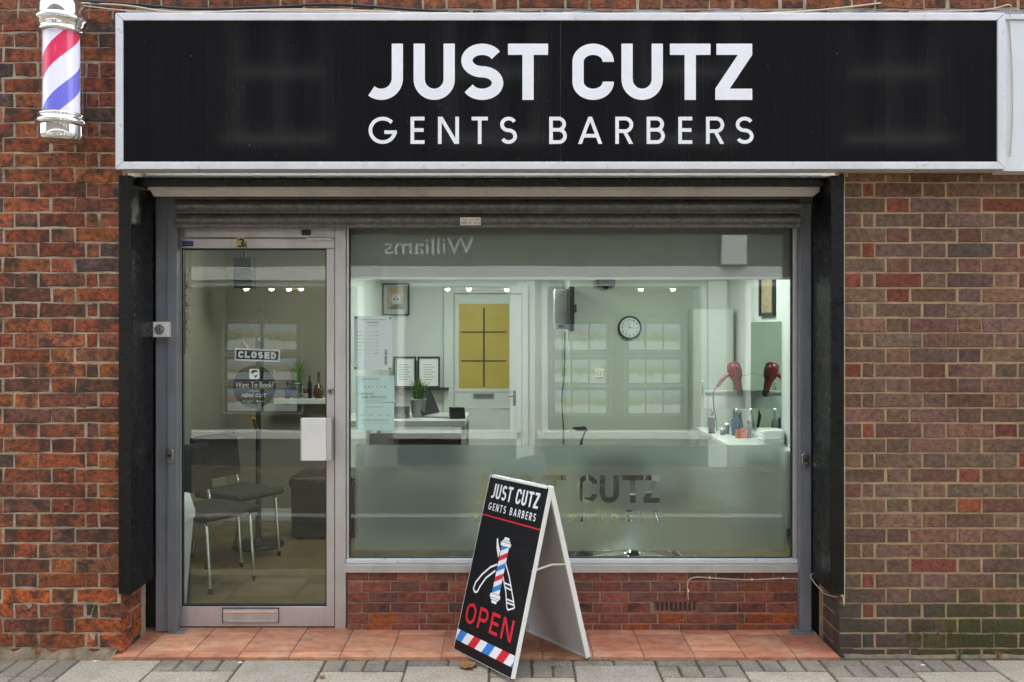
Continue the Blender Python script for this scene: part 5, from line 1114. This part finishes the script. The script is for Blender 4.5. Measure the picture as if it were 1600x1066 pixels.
MB().add([fr(0.055 * cos(k * pi / 6), h * 0.52 + 0.062 * sin(k * pi / 6), 0) for k in range(12)], [tuple(range(12))]).obj('head_shape', 'picture_mount', o)
MB().add([fr(u, v, 0.0004) for u, v in ((-0.035, h * 0.54), (-0.01, h * 0.54), (-0.015, h * 0.46), (-0.03, h * 0.46))], [(0, 1, 2, 3)]).add([fr(u, v, 0.0004) for u, v in ((0.01, h * 0.54), (0.035, h * 0.54), (0.03, h * 0.46), (0.015, h * 0.46))], [(0, 1, 2, 3)]).add([fr(u, v, 0.0004) for u, v in ((-0.08, h * 0.2), (0.085, h * 0.2), (0.07, h * 0.36), (-0.05, h * 0.33))], [(0, 1, 2, 3)]).obj('dark_shapes', 'art_dark', o)
MB().add([fr(u, v, 0.0004) for u, v in ((-0.05, h * 0.7), (0.05, h * 0.7), (0.06, h * 0.82), (0.02, h * 0.76), (0, h * 0.84), (-0.02, h * 0.76), (-0.06, h * 0.82))], [tuple(range(7))]).obj('orange_shape', 'art_orange', o)
struct(box('interior_shelf', 'charcoal_panel', None, BX(600), BX(702), YB - 0.16, YB - 0.0005, BZ(608), BZ(605), 0.003))
for (a, b, lb_) in ((616, 651, 'framed certificate with a teal edge on the dark shelf'), (654, 688, 'framed certificate beside the teal edged one on the dark shelf')):
    o, w, h = framed('framed_certificate', lb_, a, b, 557, 604.9, 0.016, 'paper', YB - 0.05)
    mb = MB()
    for k in range(7): mb.add([(-w * 0.5 + p * w, -0.0135, h * (0.25 + 0.08 * k) + q) for p, q in ((0, 0), (0.8 + 0.2 * (k % 2), 0), (0.8 + 0.2 * (k % 2), 0.006), (0, 0.006))], [(0, 1, 2, 3)])
    mb.obj('print', 'ink_grey', o)
    if a == 616: box('teal_edge', 'ink_teal', o, -w + 0.017, -w + 0.04, -0.0135, -0.0122, 0.018, h - 0.018, 0)
# clock wall
qc = 1377 / (D + YC)
KX = lambda p: (p - 800) / qc
KZ = lambda p: H - (p - HY) / qc
ck = thing('wall_clock', 'round clock with pale dial and dark rim on the green-grey wall', 'clock', (KX(983.5), YC - 0.0005, KZ(512)))
R_ = 0.115
MB().disc_y(0, 0, R_ - 0.008, -0.03, 0).obj('dial', 'interior_white', ck)
m = MB(); n = 40; vs = []
for k in range(n):
    a = 2 * pi * k / n
    for r_, y_ in ((R_ - 0.014, -0.031), (R_ - 0.006, -0.045), (R_ + 0.002, -0.038), (R_ + 0.002, 0)): vs.append((r_ * cos(a), y_, r_ * sin(a)))
m.add(vs, [(4 * k + i, 4 * ((k + 1) % n) + i, 4 * ((k + 1) % n) + i + 1, 4 * k + i + 1) for k in range(n) for i in range(3)], True); m.obj('rim', 'charcoal_panel', ck)
for k in range(12):
    a = pi / 2 - k * pi / 6; mb = MB(); r_ = 0.080; t_ = str(12 if k == 0 else k); hw_ = 0.008 if len(t_) == 1 else 0.013
    text(mb, t_, r_ * cos(a) - hw_ * (0.6 if t_ == '1' else 1), r_ * cos(a) + hw_ * (0.6 if t_ == '1' else 1), r_ * sin(a) - 0.011, r_ * sin(a) + 0.011, lambda u, v, d: (u, -0.0312, v)); mb.obj('numeral', 'ink', ck)
for ang, l, w_ in ((-11 - 0, 0.055, 0.006), (97, 0.08, 0.0042)):
    a = radians(90 - ang if ang > 0 else 90 + 15); d = Vector((cos(a), 0, sin(a))); p = Vector((-sin(a), 0, cos(a))) * w_ / 2; b0 = Vector((0, -0.0335 - (0.001 if ang > 0 else 0), 0))
    MB().add([b0 - d * 0.012 - p, b0 - d * 0.012 + p, b0 + d * l + p * 0.5, b0 + d * l - p * 0.5], [(0, 1, 2, 3)]).obj('hand', 'ink', ck)
so = thing('wall_socket', 'white double socket on the green-grey wall', 'socket', (KX(936), YC - 0.0005, KZ(590))); box('plate', 'white_plastic', so, -0.045, 0.045, -0.012, 0, 0, 0.088, 0.003); box('switch', 'interior_white', so, 0.012, 0.03, -0.016, -0.0119, 0.05, 0.07); box('pin_hole', 'far_dark', so, -0.02, -0.014, -0.0125, -0.0119, 0.03, 0.05, 0); box('pin_hole', 'far_dark', so, 0.01, 0.016, -0.0125, -0.0119, 0.02, 0.04, 0)
t = thing('security_camera', 'black camera bracket fixed high on the green-grey wall', 'camera', (KX(946), YC - 0.0005, KZ(448))); box('plate', 'black_plastic', t, -0.09, 0.09, -0.10, 0, 0, 0.10, 0.01); MB().lathe([(0.0001, -0.03), (0.03, -0.02), (0.04, 0.0)], 16, (0, -0.06, 0)).obj('dome', 'black_plastic', t)
# towel dispenser and television on the return beside the clock wall
ty = 4.62; qt = 1377 / (D + ty)
t = thing('water_heater', 'brushed steel hand-dryer box on the wall corner left of the clock', 'dryer', ((876 - 800) / qt - 0.001, ty - 0.05, H - (515 - HY) / qt)); loft([rrect(0.07, 0.06, 0.02, 0.0), rrect(0.078, 0.065, 0.02, 0.06), rrect(0.078, 0.065, 0.02, 0.38), rrect(0.07, 0.055, 0.02, 0.41)]).obj('casing', 'silver_paint', t); box('slot', 'far_dark', t, -0.03, 0.03, -0.068, -0.06, 0.02, 0.05, 0); box('wall_plate', 'far_dark', t, 0.05, (0.58 - (876 - 800) / qt + 0.001), -0.03, 0.05, 0.1, 0.3, 0)
t = thing('television', 'thin black television seen edge-on at the wall corner', 'television', (0.562, 4.32, H - (517 - HY) * 8.7 / F)); box('panel', 'black_plastic', t, 0.0, 0.045, -0.17, 0.17, 0, 0.43, 0.005); box('bracket', 'far_dark', t, 0.046, 0.075, -0.03, 0.18, 0.18, 0.26)
cable('cable', 'dark flex hanging down the wall below the television', [(0.53, 4.42, 1.60), (0.525, 4.43, 1.2), (0.50, 4.45, 0.9), (0.52, 4.46, 0.55), (0.5, 4.48, 0.1)], 0.006, 'black_cable')
# tall cabinet, counter, mirror, hairdryer
t = thing('cabinet', 'tall pale cabinet in the corner behind the hairdryer', 'cabinet', (1.96, 4.30, ZF)); loft([rrect(0.20, 0.16, 0.05, 0.04), rrect(0.20, 0.16, 0.05, 1.80)]).obj('carcass', 'interior_wall', t); box('plinth', 'charcoal_panel', t, -0.17, 0.17, -0.13, 0.13, 0, 0.041); MB().tube([(-0.12, -0.165, 0.95), (-0.12, -0.185, 0.97), (-0.12, -0.185, 1.1), (-0.12, -0.165, 1.12)], 0.005).obj('handle', 'chrome_dark', t)
zc_ = H - (676 - HY) / (1377 / 8.0)
ct = thing('counter', 'pale styling counter along the right hand wall', 'counter', (1.98, 3.25, ZF)); box('worktop', 'interior_white', ct, -0.22, 0.2195, -0.85, 0.80, zc_ - ZF - 0.035, zc_ - ZF, 0.004); box('carcass', 'interior_wall', ct, -0.18, 0.2195, -0.82, 0.78, 0.06, zc_ - ZF - 0.036, 0.004); box('plinth', 'charcoal_panel', ct, -0.14, 0.2195, -0.80, 0.76, 0, 0.0595, 0)
for k in range(3): box('door_front', 'interior_white', ct, -0.196, -0.1805, -0.80 + k * 0.53, -0.80 + k * 0.53 + 0.515, 0.08, zc_ - ZF - 0.05, 0.003)
mi = thing('wall_mirror', 'tall frameless mirror over the styling counter', 'mirror', (XR, 3.25, 0.72)); box('glass', 'mirror', mi, -0.008, -0.0005, -0.47, 0.45, 0, 0.97, 0.001); box('clip', 'chrome', mi, -0.012, -0.0004, -0.02, 0.02, -0.01, 0.02)
framed_ = thing('framed_picture', 'narrow dark framed picture on the right hand wall above the mirror', 'picture', (XR, 3.15, H - (494 - HY) * 7.5 / F)); m = MB()
for e in ((-0.21, 0.21, 0, 0.03), (-0.21, 0.21, 0.40, 0.43), (-0.21, -0.18, 0.03, 0.40), (0.18, 0.21, 0.03, 0.40)): m.box(-0.03, -0.0005, e[0], e[1], e[2], e[3])
m.obj('frame', 'far_dark', framed_); box('print', 'art_tan', framed_, -0.012, -0.0006, -0.18, 0.18, 0.03, 0.40, 0)
yh = 3.62; qh = 1377 / (D + yh); hx_ = (1150 - 800) / qh; hz_ = H - (588 - HY) / qh
hd = thing('hairdryer', 'red hairdryer hanging in a wall holder beside the mirror', 'hairdryer', (hx_, yh, hz_))
MB().lathe([(0.0001, 0.13), (0.035, 0.128), (0.058, 0.11), (0.066, 0.06), (0.058, 0.0), (0.040, -0.04), (0.034, -0.08), (0.028, -0.13)], 20).obj('body', 'dryer_red', hd); MB().lathe([(0.029, -0.13), (0.026, -0.17), (0.018, -0.19), (0.0001, -0.19)], 16).obj('nozzle', 'black_plastic', hd)
hd.rotation_euler = (0, radians(-14), 0)
MB().tube([(-0.035, 0, 0.04), (-0.10, -0.005, 0.02), (-0.15, -0.005, -0.015), (-0.185, -0.005, -0.045)], [0.02, 0.019, 0.02, 0.017], 10).obj('handle', 'dryer_red', hd)
MB().tube([(-0.183, -0.005, -0.045), (-0.21, 0.0, -0.06), (-0.24, 0.0, -0.10), (-0.26, 0.02, -0.22), (-0.26, 0.06, -0.38), (-0.27, 0.1, -0.46)], 0.006, 6).obj('flex', 'black_cable', hd)
box('holder', 'chrome', hd, 0.05, XR - hx_ + 0.03, -0.006, 0.006, -0.015, -0.010)
sh = thing('wall_shelf', 'small pale shelf with hooks below the red hairdryer', 'shelf', (XR, 3.6, 1.06)); box('board', 'interior_white', sh, -0.42, -0.0005, 0.14, 0.16, -0.17, 0.0, 0.002); box('back_rail', 'interior_white', sh, -0.42, -0.0005, 0.12, 0.1395, -0.02, 0.0, 0.002)
for k, xk in enumerate((-0.36, -0.10)): MB().tube([(xk, 0.13, -0.18), (xk + 0.01, 0.12, -0.20), (xk, 0.12, -0.23), (xk + 0.02, 0.12, -0.34)], [0.004, 0.008, 0.016, 0.013], 8).obj('hanging_trimmer', 'black_plastic', sh)
def onc(p): return (p - 800) / (1377 / 7.75)
zt_ = zc_
bottle('spray_bottle', 'dark blue spray bottle on the styling counter', 'bottle', onc(1153), 3.4, zt_, std(0.045, 0.21), 'blue_plastic', 'steel_brushed')
bottle('bottle', 'clear chrome topped bottle on the styling counter', 'bottle', onc(1171), 3.3, zt_, std(0.03, 0.22), 'steel_brushed', 'chrome')
t = thing('carton', 'orange box on the styling counter', 'box', (onc(1151), 3.2, zt_)); box('carton', 'orange_plastic', t, -0.045, 0.045, -0.03, 0.03, 0, 0.07, 0.004); box('flap', 'orange_plastic', t, -0.044, 0.044, -0.029, 0.029, 0.0701, 0.073, 0)
bottle('bottle', 'black bottle between the orange box and the chrome one', 'bottle', onc(1163), 3.22, zt_, std(0.024, 0.12), 'black_plastic', 'black_plastic')
t = thing('towel_stack', 'folded white towels on the styling counter', 'towel', (2.10, 2.75, zt_))
for k in range(4): loft([rrect(0.085, 0.10, 0.03, k * 0.032), rrect(0.09, 0.105, 0.03, k * 0.032 + 0.015), rrect(0.085, 0.10, 0.03, k * 0.032 + 0.031)]).obj('towel', 'interior_white', t)
t = thing('hair_clipper', 'black hair clipper standing on the styling counter end', 'clipper', (1.80, 3.55, zt_)); loft([rrect(0.03, 0.03, 0.012, 0.0), rrect(0.024, 0.022, 0.01, 0.02), rrect(0.028, 0.026, 0.012, 0.09), rrect(0.03, 0.02, 0.01, 0.14)]).obj('body', 'black_plastic', t); box('blade', 'chrome', t, -0.025, 0.025, -0.012, 0.0, 0.1405, 0.155, 0.001)
for k, (xx, yy) in enumerate(((1.87, 3.42), (1.93, 3.52))): bottle('jar', ('short dark jar near the edge of the styling counter', 'taller dark jar behind the short one on the counter')[k], 'jar', xx, yy, zt_, [(0.022, 0), (0.022, 0.04 + 0.03 * k)], 'black_plastic', 'steel_brushed')['group'] = 'jars on the counter'
t = thing('desk_lamp', 'small bent black lamp on a stand in front of the green-grey wall', 'lamp', (KX(908) * 0.62, 1.9, ZF)); lx_ = KX(908) * 0.62
MB().lathe([(0.0001, 0), (0.12, 0), (0.12, 0.012), (0.012, 0.03), (0.01, 0.80), (0.0001, 0.81)], 18).obj('stand', 'black_plastic', t); MB().tube([(0, 0, 0.80), (0.03, 0, 0.88), (0.02, 0, 0.91), (-0.06, 0, 0.90)], 0.007).obj('arm', 'black_plastic', t); loft([rrect(0.05, 0.025, 0.02, 0.88), rrect(0.035, 0.02, 0.015, 0.91)]).obj('head', 'black_plastic', t)
t.location.x = (908 - 800) / (1377 / 6.3)
# barber chair feet seen in the clear strip under the film
t = thing('barber_chair', 'dark barber chair behind the frosted part of the window', 'barber chair', (0.85, 1.75, ZF), radians(-60))
MB().lathe([(0.0001, 0), (0.30, 0), (0.30, 0.02), (0.10, 0.05), (0.05, 0.06), (0.05, 0.40)], 28).obj('base', 'chrome', t)
MB().prism([(-0.26, 0.40), (0.26, 0.40), (0.28, 0.44), (0.26, 0.52), (-0.26, 0.52)], -0.25, 0.25).obj('seat', 'black_plastic', t, 0.02); MB().prism([(-0.24, 0.52), (-0.14, 0.52), (-0.20, 0.72), (-0.29, 0.72)], -0.23, 0.23).obj('backrest', 'black_plastic', t, 0.03)
for sy in (-0.29, 0.29): MB().tube([(-0.2, sy, 0.5), (-0.2, sy, 0.66), (0.16, sy, 0.66), (0.2, sy, 0.5)], 0.025, 8).obj('armrest', 'black_plastic', t)
MB().tube([(0.2, 0, 0.42), (0.36, 0, 0.18), (0.5, 0, 0.12)], 0.02).obj('footrest_arm', 'chrome', t); box('footrest', 'chrome_dark', t, 0.44, 0.56, -0.15, 0.15, 0.09, 0.115)

# ------------------------------------------------------------------ the shop across the street, seen only in the glass
YO = -5.25
fb_ = thing('far_shop', 'rendered shop building across the street with white window surround', 'building', (0, YO, 0))
def ob(nm, mt, x0, x1, y0, y1, z0, z1, par=fb_, bv=0.0): return box(nm, mt, par, x0, x1, y0, y1, z0, z1, bv)
WL = [(-4.2, -1.75), (-1.35, 0.05), (0.35, 2.3), (2.75, 5.0)]
prev = -9.0
for a, b in WL: ob('pier', 'far_render', prev, a, -0.3, 0.0, -0.1, 2.2); prev = b
ob('pier', 'far_render', prev, 9.0, -0.3, 0.0, -0.1, 2.2)
for a, b in WL:
    ob('stall_riser', 'far_brick', a, b, -0.28, -0.02, -0.1, 0.33); ob('window_sill', 'far_white', a - 0.05, b + 0.05, -0.2, 0.05, 0.331, 0.41)
    for x in (a, b - 0.07): ob('window_frame', 'far_white', x, x + 0.07, -0.12, 0.02, 0.411, 2.2)
    ob('window_frame', 'far_white', a + 0.071, b - 0.071, -0.12, 0.018, 2.13, 2.2)
    ob('display_back', 'far_dark', a, b, -0.85, -0.80, 0.0, 2.3)
    ob('display_soffit', 'far_render', a, b, -0.80, -0.125, 2.12, 2.2)
    ob('display_floor', 'far_dark', a, b, -0.80, -0.125, 0.30, 0.33)
ob('architrave', 'far_white', -9, 9, -0.02, 0.06, 2.201, 2.36); ob('fascia', 'far_fascia', -9, 9, -0.02, 0.04, 2.361, 2.85); ob('cornice', 'far_white', -9, 9, -0.02, 0.14, 2.851, 2.95)
mb = MB(); text(mb, 'Williams', -1.50, -0.45, 2.50, 2.70, lambda u, v, d: (-(u) - 1.95, 0.045, v)); mb.obj('lettering', 'far_white', fb_)
for x in (0.16, 2.42): ob('pilaster', 'far_white', x - 0.11, x + 0.11, 0.0005, 0.05, 0.0, 2.2, bv=0.005)
ob('corbel', 'far_white', 2.45, 2.75, 0.0402, 0.12, 2.37, 2.84, bv=0.02)
# upper storey
U = [(-3.0, -2.0), (-0.7, 0.3), (1.4, 2.4), (3.6, 4.6)]
prev = -9.0
for a, b in U: ob('upper_pier', 'far_brick', prev, a, -0.3, 0.0, 2.951, 5.6); prev = b
ob('upper_pier', 'far_brick', prev, 9.0, -0.3, 0.0, 2.951, 5.6)
for a, b in U:
    ob('apron', 'far_brick', a, b, -0.3, -0.001, 2.951, 3.6); ob('lintel', 'far_brick', a, b, -0.3, -0.001, 5.1, 5.6); ob('upper_sill', 'far_white', a - 0.06, b + 0.06, -0.15, 0.06, 3.601, 3.67)
    wd_ = ob('sash_window', 'far_dark', a, b, -0.20, -0.14, 3.671, 5.099)
    for x in (a, (a + b) / 2 - 0.02, b - 0.06): ob('sash_bar', 'far_white', x, x + (0.06 if x != (a + b) / 2 - 0.02 else 0.04), -0.139, -0.09, 3.675, 5.095, wd_)
    ob('sash_bar', 'far_white', a + 0.061, b - 0.061, -0.138, -0.085, 4.36, 4.42, wd_)
ob('parapet', 'far_render', -9, 9, -0.3, 0.05, 5.601, 5.68)
for a, b in WL: ob('glass_pane', 'clear_glass', a + 0.07, b - 0.07, -0.06, -0.054, 0.42, 2.13)
# backlit cards: landscape ones in the first window, portrait ones in the third
def card(x0, x1, z0, z1):
    c = ob('property_card', 'property_card', x0, x1, -0.30, -0.296, z0, z1)
rows_l = ((1.37, 1.735), (1.0, 1.31), (0.62, 0.93))
for z0, z1 in rows_l:
    for x0 in (-3.46, -3.02): card(x0, x0 + 0.40, z0, z1 - 0.05)
    fm_ = MB()
    for e in ((-3.52, -2.55, z0 - 0.03, z0 - 0.022), (-3.52, -2.55, z1 - 0.008, z1), (-3.52, -3.512, z0 - 0.022, z1 - 0.008), (-2.558, -2.55, z0 - 0.022, z1 - 0.008)): fm_.box(e[0], e[1], -0.31, -0.30, e[2], e[3])
    fm_.obj('light_pocket', 'far_white', fb_)
for gx0 in (0.52, 1.42):
    for z0, z1 in ((1.37, 1.735), (0.97, 1.30), (0.60, 0.93)):
        for k in range(3): card(gx0 + k * 0.215, gx0 + k * 0.215 + 0.195, z0, z1 - 0.05)
        fm_ = MB(); a, b = gx0 - 0.05, gx0 + 0.69
        for e in ((a, b, z0 - 0.03, z0 - 0.022), (a, b, z1 - 0.008, z1), (a, a + 0.008, z0 - 0.022, z1 - 0.008), (b - 0.008, b, z0 - 0.022, z1 - 0.008)): fm_.box(e[0], e[1], -0.31, -0.30, e[2], e[3])
        fm_.obj('light_pocket', 'far_white', fb_)
for p, zz_ in ((345, 0), (389, 0), (418, 0), (439, 0), (488, 0), (549, 0), (690, 0), (727, 0), (791, 0), (856, 0), (1020, 0), (1075, 0.0)):
    x = (p - 800) / 139.0
    MB().lathe([(0.0001, -0.012), (0.020, -0.010), (0.026, 0.0), (0.026, 0.012), (0.034, 0.014), (0.034, 0.016)], 16, (x, -0.42, 2.10)).obj('downlight', 'downlight_glow', fb_)
# leaves drifted against the far pavement, shown in the door glass
mb = MB()
for i in range(420):
    x = rnd.uniform(-5, 5); y = YO + 0.15 + abs(rnd.gauss(0, 0.35)); a = rnd.uniform(0, 6.28); s_ = rnd.uniform(0.025, 0.05); z = 0.004 + rnd.uniform(0, 0.03)
    mb.add([(x + s_ * cos(a + k * 1.57) * (1 if k % 2 else 0.6), y + s_ * sin(a + k * 1.57) * (1 if k % 2 else 0.6), z + rnd.uniform(0, 0.015)) for k in range(4)], [(0, 1, 2, 3)])
o = mb.obj('leaf_litter', 'dry_leaf'); o['kind'] = 'stuff'; o['label'] = 'drift of brown leaves along the far pavement'; o['category'] = 'leaves'
